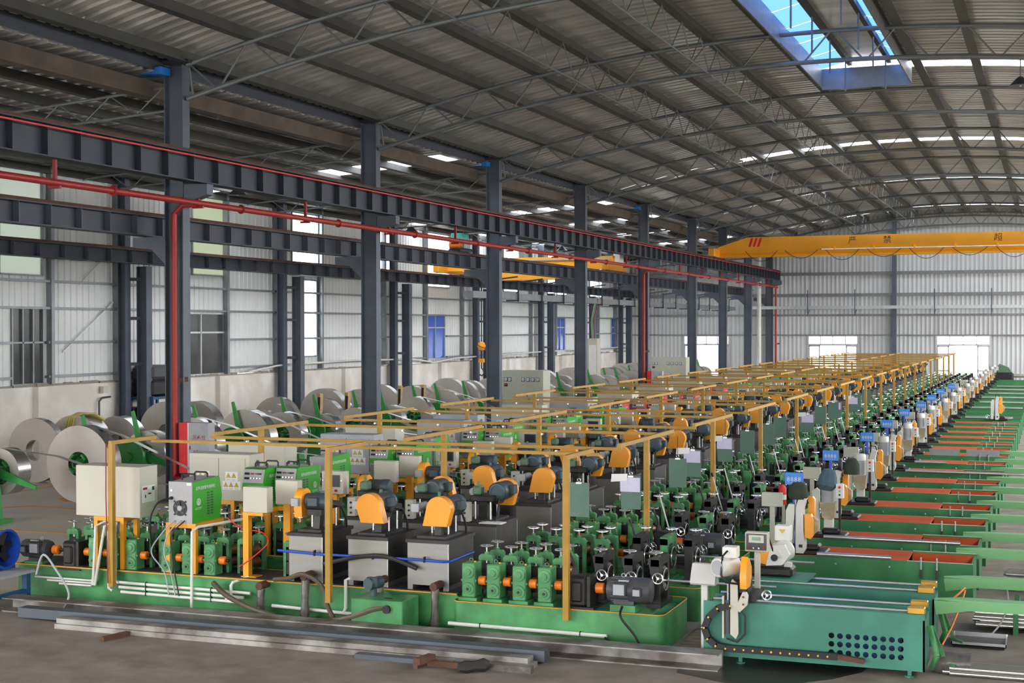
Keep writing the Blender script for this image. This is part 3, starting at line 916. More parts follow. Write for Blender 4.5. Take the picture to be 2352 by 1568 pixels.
def hood_outline(sk=0.05, r=0.165, zc=1.46, zb=1.26):
    pts = [(-0.15 + sk, zb)]
    for i in range(11):
        t = pi - pi * i / 10
        pts.append((r * math.cos(t), zc + r * math.sin(t)))
    pts.append((0.17 + sk, zb))
    return pts
def t_grinder(kind, sk, ox=0.0):
    w = 0.275 if kind else 0.24
    cab = g('dark_plate').box(-w, w, -0.29, 0.49, 0.53, 1.05).m('steel_plate').box(-w, w, -0.3, -0.29, 0.53, 1.05).box(-w, w, 0.49, 0.5, 0.53, 1.05).box(-w, -w + 0.07, -0.3, 0.5, 0.46, 0.53).box(w - 0.07, w, -0.3, 0.5, 0.46, 0.53)
    parts = [('cabinet', cab, [('seam_trim', g('aluminium').box(w - 0.006, w + 0.004, -0.305, -0.29, 0.47, 1.05))]),
             ('top_plate', g('dark_plate').box(-w - 0.015, w + 0.015, -0.33, 0.53, 1.05, 1.09).box(-w * 0.7, w * 0.7, -0.2, 0.4, 1.09, 1.12))]
    for (a, b) in ((-0.1, 0.06), (0.12, 0.06), (-0.1, 0.3), (0.12, 0.3)):
        parts.append(('guide_rod', g('chrome').cyl((a, b, 1.1), (a, b, 1.42), 0.016, None, 8)))
    parts.append(('head_block', g('oily').cbox(-0.15, 0.17, 0.0, 0.36, 1.36, 1.44, 0.01).box(-0.06, 0.06, 0.1, 0.28, 1.12, 1.36)))
    parts.append(('gear_head', g('dull_green').cbox(-0.14, -0.02, 0.16, 0.32, 1.44, 1.56, 0.02).cyl((-0.08, 0.24, 1.5), (-0.08, 0.24, 1.62), 0.02, None, 8)))
    if kind:
        parts.append(('hood', g('hood_yellow').prism([(p[0] + ox, p[1]) for p in hood_outline(sk)], 'y', -0.3, -0.17)))
        mb = g('motor_grey').lathe([(0.08, 0), (0.125, 0.02), (0.125, 0.27)], (0.04 + ox, -0.17, 1.48), (0, 1, 0), 18)
        cw = g('motor_blue').lathe([(0.132, 0), (0.132, 0.1), (0.112, 0.125), (0.09, 0.128), (0.085, 0.118), (0.0, 0.12)], (0.04 + ox, 0.1, 1.48), (0, 1, 0), 20)
        tb = g('motor_blue').cbox(0.15 + ox, 0.22 + ox, -0.1, 0.06, 1.44, 1.56, 0.008)
    else:
        o = hood_outline(0.0)
        parts.append(('hood', g('hood_yellow').prism([(p[0] * 0.85, p[1]) for p in o], 'x', -0.26, -0.15)))
        mb = g('motor_grey').lathe([(0.08, 0), (0.105, 0.02), (0.105, 0.22)], (-0.15, 0.0, 1.46), (1, 0, 0), 18)
        cw = g('motor_blue').lathe([(0.112, 0), (0.112, 0.09), (0.095, 0.115), (0.0, 0.12)], (0.07, 0.0, 1.46), (1, 0, 0), 18)
        tb = g('motor_blue').cbox(-0.06, 0.08, -0.15, -0.1, 1.41, 1.52, 0.008)
    parts.append(('grinding_motor', mb, [('fan_cowl', cw), ('terminal_box', tb)]))
    parts.append(('motor_bracket', g('oily').box(-0.06, 0.14, -0.14, 0.1, 1.3, 1.37).bar((0.04, -0.05, 1.1), (0.04, -0.02, 1.32), 0.09)))
    parts.append(('feed_motor', g('label_grey').cyl((-0.22, -0.16, 1.46), (-0.22, 0.12, 1.46), 0.05, None, 10).box(-0.27, -0.17, -0.2, -0.14, 1.41, 1.51)))
    bt = g('black')
    for z in (1.15, 1.22, 1.29): bt.cyl((-0.17, 0.51, z), (-0.17, 0.53, z), 0.014, None, 8)
    parts.append(('control_box', g('beige').cbox(-0.23, -0.11, 0.4, 0.51, 1.1, 1.36, 0.006), [('push_button', bt)]))
    parts.append(('cable', g('rubber').tube([(0.15, 0.1, 1.42), (0.22, 0.25, 1.38), (0.24, 0.35, 1.2), (0.22, 0.4, 1.09)], 0.014, 6)))
    return T('grinding_unit', parts)

def warn_sheet(q, x, z, n, yy, s=1):
    w = 0.045 * n + 0.015
    q.m('paper').box(x - w, x + w, yy, yy + 0.002, z - 0.065, z + 0.065)
    for i in range(n):
        c = x - w + 0.052 + 0.09 * i
        q.m('black').prism([(c - 0.038, z - 0.02), (c + 0.038, z - 0.02), (c, z + 0.05)], 'y', yy, yy + 0.003)
        q.m('warn_yellow').prism([(c - 0.031, z - 0.016), (c + 0.031, z - 0.016), (c, z + 0.041)], 'y', yy, yy + 0.004)
        q.m('black').box(c - 0.003, c + 0.003, yy, yy + 0.005, z - 0.008, z + 0.02)
        q.m('label_grey').box(c - 0.03, c + 0.03, yy, yy + 0.003, z - 0.052, z - 0.045)
def t_cabinet(cm='beige', fan_=True):
    body = g(cm).cbox(-0.515, 0.515, -0.35, 0.05, 0.0, 0.68, 0.006)
    q = G()
    warn_sheet(q, -0.26, 0.36, 2, 0.066); warn_sheet(q, -0.26, 0.225, 3, 0.066)
    warn_sheet(q, 0.22, 0.36, 2, 0.066); warn_sheet(q, 0.22, 0.225, 3, 0.066)
    drs = [('door', g(cm).box(a, b, 0.05, 0.066, 0.05, 0.62)) for a, b in ((-0.48, -0.005), (0.005, 0.44))]
    st = g('paper').box(0.515, 0.518, -0.3, -0.02, 0.2, 0.42)
    st.m('red_dark').box(0.518, 0.52, -0.285, -0.19, 0.37, 0.4).box(0.518, 0.52, -0.17, -0.1, 0.3, 0.32)
    st.m('black').box(0.518, 0.52, -0.08, -0.03, 0.35, 0.4).box(0.518, 0.52, -0.24, -0.22, 0.26, 0.3)
    fan = g('black').cyl((0.51, -0.16, 0.53), (0.52, -0.16, 0.53), 0.06, None, 16)
    fan.m('label_grey').ring((0.522, -0.16, 0.53), (1, 0, 0), 0.06, 0.005, 16, 5).ring((0.522, -0.16, 0.53), (1, 0, 0), 0.03, 0.004, 12, 5)
    return T('electric_cabinet', [('body', body), drs[0], drs[1], ('warning_label', q), ('info_label', st)] + ([('fan_grille', fan)] if fan_ else []) + [
        ('latch', g('black').box(-0.02, 0.0, 0.066, 0.076, 0.32, 0.36))])
def t_stand_frame(name, w, d0, d1, h):
    parts = []
    for x in (-w / 2, w / 2):
        for y in (d0, d1):
            parts.append(('leg', g('stand_yellow').box(x - 0.03, x + 0.03, y - 0.03, y + 0.03, 0.0, h - 0.06)))
    parts.append(('top_frame', g('stand_yellow').box(-w / 2 - 0.03, w / 2 + 0.03, d0 - 0.03, d0 + 0.03, h - 0.06, h).box(-w / 2 - 0.03, w / 2 + 0.03, d1 - 0.03, d1 + 0.03, h - 0.06, h).box(-w / 2 - 0.03, -w / 2 + 0.03, d0, d1, h - 0.06, h).box(w / 2 - 0.03, w / 2 + 0.03, d0, d1, h - 0.06, h)))
    return T(name, parts)
def t_welder(s, cm):
    def M(q): return G().merge(q, mirror=(s < 0))
    body = g(cm).prism([(-0.3, 0.0), (0.36, 0.0), (0.42, 0.3), (0.36, 0.55), (0.3, 0.57), (-0.3, 0.54)], 'x', -0.175, 0.175)
    topp = g('welder_grey').add([(-0.16, -0.28, 0.5415), (0.16, -0.28, 0.5415), (0.16, 0.28, 0.571), (-0.16, 0.28, 0.571)], [(0, 1, 2, 3)])
    back = g('welder_grey').box(-0.178, 0.178, -0.315, -0.3, 0.0, 0.545)
    fan = g('black').cyl((0.0, -0.325, 0.2), (0.0, -0.31, 0.2), 0.105, None, 20)
    fan.m('motor_grey')
    for i in range(5):
        t = 2 * pi * i / 5
        fan.bar((0.03 * math.cos(t), -0.327, 0.2 + 0.03 * math.sin(t)), (0.09 * math.cos(t + 0.3), -0.327, 0.2 + 0.09 * math.sin(t + 0.3)), 0.004, 0.03)
    fan.m('label_grey').cyl((0, -0.335, 0.2), (0, -0.31, 0.2), 0.036, None, 14)
    for a in (0.8, 2.35, 3.93, 5.5): fan.m('black').box(0.12 * math.cos(a) - 0.01, 0.12 * math.cos(a) + 0.01, -0.325, -0.31, 0.2 + 0.12 * math.sin(a) - 0.01, 0.2 + 0.12 * math.sin(a) + 0.01)
    sock = g('black').cyl((-0.13, -0.345, 0.33), (-0.13, -0.31, 0.33), 0.022, None, 10).m('chrome').cyl((-0.13, -0.325, 0.43), (-0.13, -0.31, 0.43), 0.014, None, 10).m('white').box(0.1, 0.17, -0.318, -0.31, 0.5, 0.535)
    pan = g('welder_grey').prism([(0.395, 0.36), (0.425, 0.36), (0.375, 0.55), (0.355, 0.55)], 'x', -0.165, 0.165)
    ctl = g('screen').box(-0.14, -0.07, 0.395, 0.408, 0.475, 0.505).box(-0.14, -0.07, 0.41, 0.422, 0.41, 0.44)
    for i in range(6): ctl.m(('red', 'red', 'turquoise', 'red', 'black', 'black')[i]).box(-0.04 + 0.03 * i, -0.025 + 0.03 * i, 0.395, 0.409, 0.48, 0.5)
    for i in range(4): ctl.m('chrome').cyl((-0.03 + 0.05 * i, 0.405, 0.425), (-0.03 + 0.05 * i, 0.428, 0.428), 0.011, None, 8)
    lowp = g('welder_grey').prism([(0.35, 0.02), (0.372, 0.02), (0.42, 0.28), (0.4, 0.28)], 'x', -0.165, 0.165)
    vent = g('motor_grey')
    for i in range(8): vent.box(-0.15, -0.06, 0.372 + i * 0.0045, 0.378 + i * 0.0048, 0.05 + 0.025 * i, 0.065 + 0.025 * i).box(0.06, 0.15, 0.372 + i * 0.0045, 0.378 + i * 0.0048, 0.05 + 0.025 * i, 0.065 + 0.025 * i)
    hd = [('handle', M(g('black').tube([(-0.1, y, 0.54 + (y + 0.3) * 0.05), (-0.1, y, 0.61), (-0.08, y, 0.63), (0.08, y, 0.63), (0.1, y, 0.61), (0.1, y, 0.54 + (y + 0.3) * 0.05)], 0.012, 6))) for y in (-0.12, 0.18)]
    lou = g('motor_grey')
    for i in range(9):
        lou.box(0.175, 0.177, 0.05, 0.11, 0.08 + 0.035 * i, 0.1 + 0.035 * i).box(0.175, 0.177, 0.14, 0.2, 0.08 + 0.035 * i, 0.1 + 0.035 * i)
    lt = G().m('paper')
    if s > 0: lt.text('超声波制管专用焊机', 0.052, (0.175, -0.22, 0.43), (0, 1, 0), (0, 0, 1))
    else: lt.text('超声波制管专用焊机', 0.052, (0.175, -0.26, 0.43), (0, 1, 0), (0, 0, 1))
    yc = -0.15 * s
    lt.ring((0.176, yc, 0.27), (1, 0, 0), 0.042, 0.005, 20, 4)
    lt.box(0.175, 0.178, yc - 0.004, yc + 0.004, 0.23, 0.3).bar((0.177, yc, 0.3), (0.177, yc - 0.025, 0.235), 0.003, 0.008).bar((0.177, yc, 0.3), (0.177, yc + 0.025, 0.235), 0.003, 0.008)
    lt.box(0.175, 0.177, yc - 0.08, yc + 0.08, 0.19, 0.195).box(0.175, 0.177, yc - 0.08, yc + 0.06, 0.172, 0.176)
    parts = [('case', M(body), [('lettering', lt)]), ('top_panel', M(topp)), ('back_panel', M(back), [('cooling_fan', M(fan)), ('socket', M(sock))]),
             ('control_panel', M(pan), [('control_knobs', M(ctl))]), ('vent_panel', M(lowp), [('vent_slat', M(vent))]), ('louvre', M(lou))] + hd
    return T('welding_power_source', parts)
def t_hmi():
    return T('operator_panel', [('box', g('beige').cbox(-0.17, 0.17, 0.2, 0.32, 1.37, 1.69, 0.008)),
        ('screen', g('motor_grey').box(-0.12, 0.12, 0.32, 0.326, 1.47, 1.64).m('screen').box(-0.1, 0.1, 0.326, 0.328, 1.485, 1.625)),
        ('knob', g('red_dark').cyl((0.06, 0.32, 1.42), (0.06, 0.345, 1.42), 0.018, None, 10)),
        ('knob', g('black').cyl((-0.09, 0.32, 1.42), (-0.09, 0.34, 1.42), 0.014, None, 10)),
        ('screw', g('chrome').cyl((0.145, 0.32, 1.56), (0.145, 0.33, 1.56), 0.01, None, 8).cyl((-0.145, 0.32, 1.56), (-0.145, 0.33, 1.56), 0.01, None, 8)),
        ('post', g('stand_yellow').box(-0.05, 0.05, 0.2, 0.28, 0.5, 1.37))])
def t_junction():
    return T('junction_box', [('box', g('beige').cbox(-0.18, 0.18, -0.25, -0.1, 1.31, 1.64, 0.006)),
        ('post', g('stand_yellow').box(-0.18, -0.1, -0.25, -0.16, 0.47, 1.27).box(-0.18, 0.12, -0.26, -0.1, 1.27, 1.31)), ('base_plate', g('stand_yellow').box(-0.2, 0.02, -0.27, -0.1, 0.46, 0.48))])

# beds ------------------------------------------------------------------------
BX0, BX1, BX2 = -13.35, -6.76, -4.12
def rrect(x0, x1, y0, y1, r):
    p = []
    for cx, cy, a in ((x1 - r, y1 - r, 0), (x0 + r, y1 - r, 1), (x0 + r, y0 + r, 2), (x1 - r, y0 + r, 3)):
        for i in range(4):
            t = a * pi / 2 + i * pi / 6
            p.append((cx + r * math.cos(t), cy + r * math.sin(t)))
    return p
def t_bed():
    left = g('bed_green').box(BX0, BX1, -0.34, 0.34, 0.04, 0.46).box(BX0, BX1, -0.37, 0.37, 0.0, 0.04).box(BX0, BX1, -0.38, 0.38, 0.44, 0.465)
    deck = g('dark_plate').box(BX0 + 0.03, BX1, -0.33, 0.33, 0.465, 0.47)
    edge = g('line_paint').box(BX0, BX1, -0.385, -0.375, 0.455, 0.468).box(BX0, BX1, 0.375, 0.385, 0.455, 0.468)
    tray = g('bed_green')
    o, i_ = rrect(BX1 + 0.03, BX2, -0.6, 0.6, 0.09), rrect(BX1 + 0.045, BX2 - 0.015, -0.585, 0.585, 0.08)
    n = len(o)
    tray.add([(p[0], p[1], 0.0) for p in o] + [(p[0], p[1], 0.42) for p in o] + [(p[0], p[1], 0.42) for p in i_] + [(p[0], p[1], 0.34) for p in i_],
             [(j, (j + 1) % n, n + (j + 1) % n, n + j) for j in range(n)] + [(n + j, n + (j + 1) % n, 2 * n + (j + 1) % n, 2 * n + j) for j in range(n)] +
             [(2 * n + j, 2 * n + (j + 1) % n, 3 * n + (j + 1) % n, 3 * n + j) for j in range(n)] + [tuple(3 * n + j for j in range(n))])
    rim = g('line_paint').tube([(p[0], p[1], 0.422) for p in o], 0.006, 5, True)
    td = g('bed_green').box(BX1 + 0.12, BX2 - 0.25, -0.52, 0.45, 0.34, 0.42)
    return T('mill_bed', [('base_beam', left, [('deck_plate', deck), ('edge_strip', edge)]), ('oil_tray', tray, [('tray_rim', rim), ('mounting_deck', td)])])

# saws and run-out tables -------------------------------------------------------
def t_saw(kind=0):
    P = []
    P.append(('carriage', g('oily').cbox(-0.12, 0.36, -0.22, 0.2, 0.615, 0.67, 0.02).cbox(0.0, 0.26, -0.14, 0.12, 0.66, 0.75, 0.03)))
    if kind == 0:
        P.append(('column', g('machine_white').prism([(-0.18, 0.66), (-0.1, 0.66), (-0.06, 1.2), (-0.06, 1.3), (-0.14, 1.3), (-0.18, 1.2)], 'y', -0.24, -0.1)))
        P.append(('column', g('machine_white').prism([(-0.04, 0.64), (0.06, 0.64), (0.09, 0.7), (0.06, 0.95), (0.06, 1.25), (0.1, 1.38), (0.0, 1.4), (-0.04, 1.25)], 'y', -0.26, -0.1).m('black').box(0.0, 0.05, -0.262, -0.258, 0.72, 0.76)))
        P.append(('slide', g('blue').box(-0.065, -0.045, -0.2, -0.14, 0.7, 1.25).m('chrome').cyl((-0.05, -0.2, 0.75), (-0.05, -0.2, 1.4), 0.012, None, 8)))
        P.append(('blade_hood', g('hood_yellow').prism([(0.08, 0.86), (0.16, 0.84), (0.2, 0.9), (0.2, 1.1), (0.16, 1.17), (0.08, 1.17)], 'y', -0.26, -0.14).m('beige_dirty').prism([(0.17, 0.88), (0.25, 0.94), (0.25, 1.08), (0.18, 1.14)], 'y', -0.22, -0.1)))
        P.append(('blade_hood', g('hood_yellow').prism([(0.08, 1.1), (0.17, 1.08), (0.17, 1.34), (0.14, 1.38), (0.08, 1.38)], 'y', 0.02, 0.12)))
        P.append(('hose', g('rubber').tube([(0.1, -0.1, 1.3), (0.06, -0.16, 1.46), (-0.02, -0.18, 1.46), (-0.06, -0.2, 1.3)], 0.012, 6)))
    else:
        P.append(('saw_motor', g('label_grey').lathe([(0.095, 0), (0.095, 0.28), (0.085, 0.285)], (0.07, 0.02, 1.11), (0, 0, 1), 18), [('motor_cap', g('machine_white').lathe([(0.105, 0), (0.105, 0.08), (0.09, 0.11), (0.0, 0.115)], (0.07, 0.02, 1.38), (0, 0, 1), 18))]))
        P.append(('gear_case', g('beige_dirty').prism([(-0.04, 1.12), (0.19, 1.12), (0.17, 0.9), (0.13, 0.87), (0.0, 0.9)], 'y', -0.09, 0.13).m('machine_white').box(0.02, 0.15, -0.04, 0.08, 0.7, 0.9)))
        P.append(('control_box', g('white').cbox(0.2, 0.31, -0.1, 0.0, 1.19, 1.4, 0.006), [('push_button', g('red').cyl((0.255, -0.12, 1.355), (0.255, -0.1, 1.355), 0.02, None, 10).m('turquoise').cyl((0.255, -0.115, 1.3), (0.255, -0.1, 1.3), 0.016, None, 10).m('black').cyl((0.255, -0.115, 1.245), (0.255, -0.1, 1.245), 0.014, None, 10))]))
        P.append(('box_post', g('oily').bar((0.25, -0.04, 0.66), (0.25, -0.04, 1.2), 0.035)))
        P.append(('slide_column', g('machine_white').prism([(-0.16, 0.66), (-0.06, 0.66), (-0.06, 1.28), (-0.1, 1.32), (-0.16, 1.28)], 'y', 0.0, 0.12)))
    P.append(('handwheel', handwheel((-0.28, -0.28, 0.74), 0.055, 0.01, (0.3, -1, 0.1))))
    P.append(('feed_screw', g('oily').cyl((-0.28, -0.27, 0.74), (-0.05, -0.1, 0.72), 0.035, None, 8)))
    return T('cut_off_saw', P)
def t_display():
    q = g('paper')
    seg = g('digit').text('8888', 0.1, (-0.1, -0.016, 1.565), (1, 0, 0), (0, 0, 1))
    for i in range(5): seg.box(-0.08 + 0.035 * i, -0.06 + 0.035 * i, -0.017, -0.014, 1.545, 1.552)
    return T('length_display', [('case', g('blue_bright').cbox(-0.125, 0.125, -0.014, 0.03, 1.52, 1.69, 0.006), [('digits', seg)]), ('post', g('blue').box(-0.02, 0.02, 0.0, 0.03, 0.62, 1.52))])
def t_sign():
    return T('terminal_cabinet', [('box', g('panel_beige').cbox(-0.14, 0.14, -0.05, 0.05, 1.22, 1.41, 0.005)), ('post', g('panel_beige').box(-0.03, 0.03, -0.03, 0.03, 0.0, 1.22))])
TX0, TX1 = -3.5, -0.95
def t_table(orange):
    P = []
    w = 0.9
    P.append(('front_panel', g('table_green').box(TX0, TX1, 0.0, 0.03, 0.0, 0.62)))
    P.append(('back_panel', g('table_green').box(TX0, TX1, w - 0.03, w, 0.0, 0.62)))
    P.append(('end_panel', g('table_green').box(TX1 - 0.03, TX1, 0.03, w - 0.03, 0.0, 0.6)))
    if orange:
        P.append(('trough', g('trough').box(TX0, -1.78, 0.012, w - 0.03, 0.6, 0.621)))
        P.append(('tube_channel', g('trough').add([(-1.78, 0.03, 0.6), (TX1 - 0.03, 0.03, 0.6), (TX1 - 0.03, 0.4, 0.28), (-1.78, 0.4, 0.28), (TX1 - 0.03, w - 0.03, 0.6), (-1.78, w - 0.03, 0.6)], [(0, 1, 2, 3), (3, 2, 4, 5)])))
        P.append(('edge_strip', g('tube_steel').box(-1.78, TX1, -0.002, 0.012, 0.618, 0.626).box(-1.78, TX1, w - 0.012, w, 0.618, 0.626)))
        cy = g('chrome')
        for x in (-1.6, -1.4): cy.cyl((x, -0.03, 0.5), (x, -0.03, 0.68), 0.013, None, 8).m('motor_grey').cyl((x, -0.03, 0.4), (x, -0.03, 0.52), 0.017, None, 8).m('chrome')
        P.append(('air_cylinder', cy))
        bt = g('chrome')
        for x in (-2.7, -2.0): bt.cyl((x, -0.012, 0.53), (x, 0.0, 0.53), 0.016, None, 8)
        P.append(('bolt', bt))
    else:
        P.append(('cover_plate', g('table_green').box(TX0, TX1 - 0.03, 0.03, w - 0.03, 0.56, 0.58)))
    return T('run_out_table', P)
def t_teal(holes):
    P = []
    w = 0.6
    if holes:
        q = g('teal')
        X0, X1, Z0, Z1 = TX0 - 0.1, -1.24, 0.08, 0.68
        hx0, hx1, hz0, hz1 = -2.25, -1.44, 0.17, 0.44
        q.box(X0, hx0, 0, 0.012, Z0, Z1).box(hx1, X1, 0, 0.012, Z0, Z1).box(hx0, hx1, 0, 0.012, Z0, hz0).box(hx0, hx1, 0, 0.012, hz1, Z1)
        cw, ch = (hx1 - hx0) / 9, (hz1 - hz0) / 3
        for i in range(9):
            for j in range(3):
                cx, cz = hx0 + cw * (i + 0.5), hz0 + ch * (j + 0.5)
                sq, ci = [], []
                for k_ in range(16):
                    t = 2 * pi * k_ / 16
                    c_, s_ = math.cos(t), math.sin(t)
                    m_ = max(abs(c_), abs(s_))
                    sq.append((cx + c_ / m_ * cw / 2, 0, cz + s_ / m_ * ch / 2))
                    ci.append((cx + c_ * 0.031, 0, cz + s_ * 0.031))
                cb_ = [(p[0], 0.012, p[2]) for p in ci]
                q.add(sq + ci + cb_, [(a, (a + 1) % 16, 16 + (a + 1) % 16, 16 + a) for a in range(16)] + [(16 + a, 16 + (a + 1) % 16, 32 + (a + 1) % 16, 32 + a) for a in range(16)])
        P.append(('front_panel', q))
        P.append(('inner_box', g('blue_paint').box(-2.2, -1.5, 0.25, 0.3, 0.1, 0.6)))
    else:
        P.append(('front_panel', g('teal').box(TX0 - 0.1, -1.24, 0.0, 0.012, 0.08, 0.68)))
    P.append(('body', g('teal').box(TX0 - 0.1, -1.24, w - 0.02, w, 0.08, 0.66).box(TX0 - 0.1, -1.26, 0.012, w - 0.02, 0.6, 0.62)))
    P.append(('end_panel', g('teal').box(-1.26, -1.24, 0.0, w, 0.08, 0.62)))
    for y in (0.06, 0.44):
        P.append(('guide_rail', g('chrome').cyl((TX0, y, 0.7), (-1.3, y, 0.7), 0.016, None, 8).m('teal').box(TX0, -1.3, y - 0.02, y + 0.02, 0.62, 0.685)))
        P.append(('rail_block', g('brass').cbox(-1.42, -1.24, y - 0.05, y + 0.05, 0.68, 0.75, 0.008)))
    P.append(('cover_strip', g('teal').box(TX0, -1.9, 0.2, 0.34, 0.66, 0.675).box(TX0, -1.9, 0.2, 0.22, 0.56, 0.66)))
    for x in (-3.2, -1.4):
        P.append(('foot', g('teal').box(x - 0.02, x + 0.02, 0.05, 0.09, 0.02, 0.1).cyl((x, 0.07, 0), (x, 0.07, 0.02), 0.05, None, 10)))
    sw = g('stand_green').bar((-1.2, 0.1, 0.55), (-1.12, 0.05, 0.25), 0.03, 0.05).bar((-1.12, 0.05, 0.25), (-1.18, 0.1, 0.1), 0.03, 0.05).bar((-1.2, 0.35, 0.5), (-1.05, 0.35, 0.12), 0.03, 0.04).bar((-1.1, 0.35, 0.12), (-0.95, 0.3, 0.1), 0.03, 0.03)
    P.append(('swing_arm', sw))
    return T('run_out_table', P)
def t_chute():
    q = g('chute_green').prism([(-1.22, 0.06), (-0.85, 0.0), (6.5, 0.0), (6.5, 0.2), (-0.95, 0.2)], 'z', 0.655, 0.675)
    s1 = g('chute_green').prism([(-1.22, 0.655), (6.5, 0.655), (6.5, 0.56), (-0.85, 0.56), (-1.2, 0.5)], 'y', 0.0, 0.012)
    P = [('top_plate', q), ('side_plate', s1)]
    for x in (0.6, 3.4, 6.0):
        P.append(('leg', g('table_green').box(x - 0.03, x + 0.03, 0.07, 0.13, 0.0, 0.655)))
    return T('tube_chute', P)

# coils and uncoilers -------------------------------------------------------------
def coil_mesh(R, r, w):
    q = g('coil_face')
    n = 40
    prof = [(r, -w / 2), (R, -w / 2), (R, w / 2), (r, w / 2)]
    v = []
    for rr, h in prof:
        for i in range(n):
            t = 2 * pi * i / n
            v.append((rr * math.cos(t), h, rr * math.sin(t)))
    def band(a, b): return [(a * n + i, b * n + i, b * n + (i + 1) % n, a * n + (i + 1) % n) for i in range(n)]
    q.add(v, band(0, 1) + band(2, 3))
    q.m('coil_rim').add(v, band(1, 2) + band(3, 0))
    return q
def t_uncoiler():
    P = []
    bs = g('coil_green').box(-0.35, 0.35, 0.1, 0.75, 0.0, 0.08).prism([(-0.25, 0.08), (0.25, 0.08), (0.14, 1.05), (-0.14, 1.05)], 'y', 0.25, 0.55)
    P.append(('pedestal', bs))
    P.append(('mandrel', g('coil_green').cyl((0, -0.4, 0.95), (0, 0.7, 0.95), 0.09, None, 14).m('oily').cyl((0, -0.42, 0.95), (0, -0.36, 0.95), 0.05, None, 10)))
    sh = g('coil_green')
    for i in range(4):
        t = pi / 4 + pi / 2 * i
        c, s_ = math.cos(t), math.sin(t)
        sh.bar((0.2 * c, -0.35, 0.95 + 0.2 * s_), (0.2 * c, 0.1, 0.95 + 0.2 * s_), 0.14, 0.04, (c, 0, s_)).bar((0.08 * c, -0.25, 0.95 + 0.08 * s_), (0.2 * c, -0.1, 0.95 + 0.2 * s_), 0.05)
    P.append(('expanding_shoe', sh))
    for i in range(3):
        t = pi / 2 + 0.25 + 2 * pi / 3 * i
        c, s_ = math.cos(t), math.sin(t)
        P.append(('retaining_arm', g('coil_green').prism([(-0.09 * s_ + 0.1 * c, 0.95 + 0.09 * c + 0.1 * s_), (0.09 * s_ + 0.1 * c, 0.95 - 0.09 * c + 0.1 * s_), (0.035 * s_ + 0.98 * c, 0.95 - 0.035 * c + 0.98 * s_), (-0.035 * s_ + 0.98 * c, 0.95 + 0.035 * c + 0.98 * s_)], 'y', 0.14, 0.18)))
    P.append(('brake_disc', g('coil_green').cyl((0, 0.58, 0.95), (0, 0.64, 0.95), 0.36, None, 20)))
    return T('uncoiler', P)

# ================================================================== MILL LINES
NL, FULL = 36, 10
def YC(n): return 16.35 if n == 1 else 18.15 + 2.03 * (n - 2)
TABY = [0, 15.5, 16.75, 19.4, 21.04, 23.18, 25.11, 27.39, 29.31, 31.31, 33.49, 35.63, 37.5, 39.33, 41.34, 43.37, 45.6, 47.85]
def TY(n): return TABY[n] if n < len(TABY) else 47.85 + 2.04 * (n - 17)
ST_R = [-6.47, -6.15, -5.83, -5.51]
ST_L = [-12.66, -12.36, -12.06, -11.76, -11.46, -11.16, -10.86, -10.56, -10.26, -9.94, -9.25]
GB_L = [-12.13, -11.83, -11.53, -10.97, -10.65, -10.31]
GB_R = [-6.56, -6.24, -5.91, -5.59]
tS, tG, tM, tR, tR2, tK, tBed = t_stand(), t_gearbox(), t_motor(), t_reducer(), t_reducer(False), t_turk(), t_bed()
tK2 = t_turk('stand_green')
tM2 = t_motor(0.46, 0.12, 'motor_grey', True)
tGr = [t_grinder(0, 0), t_grinder(1, 0.05), t_grinder(1, -0.06, 0.14)]
GR_X = [-8.88, -8.0, -7.18]
tCab, tCab2, tCab3 = t_cabinet(), t_cabinet('label_grey'), t_cabinet('beige', False)
tCs, tWs = t_stand_frame('cabinet_stand', 0.42, -0.3, 0.0, 0.7), t_stand_frame('welder_stand', 0.4, -0.28, 0.35, 0.66)
tW = {(s, c): None for s in (1, -1) for c in ('welder_green', 'welder_red')}
def welder(s, c):
    if tW[(s, c)] is None: tW[(s, c)] = t_welder(s, c)
    return tW[(s, c)]
tH, tJ = t_hmi(), t_junction()
tSaw, tSawB, tDisp, tSign = t_saw(), t_saw(1), t_display(), t_sign()
tTo, tTg, tCh = t_table(True), t_table(False), t_chute()

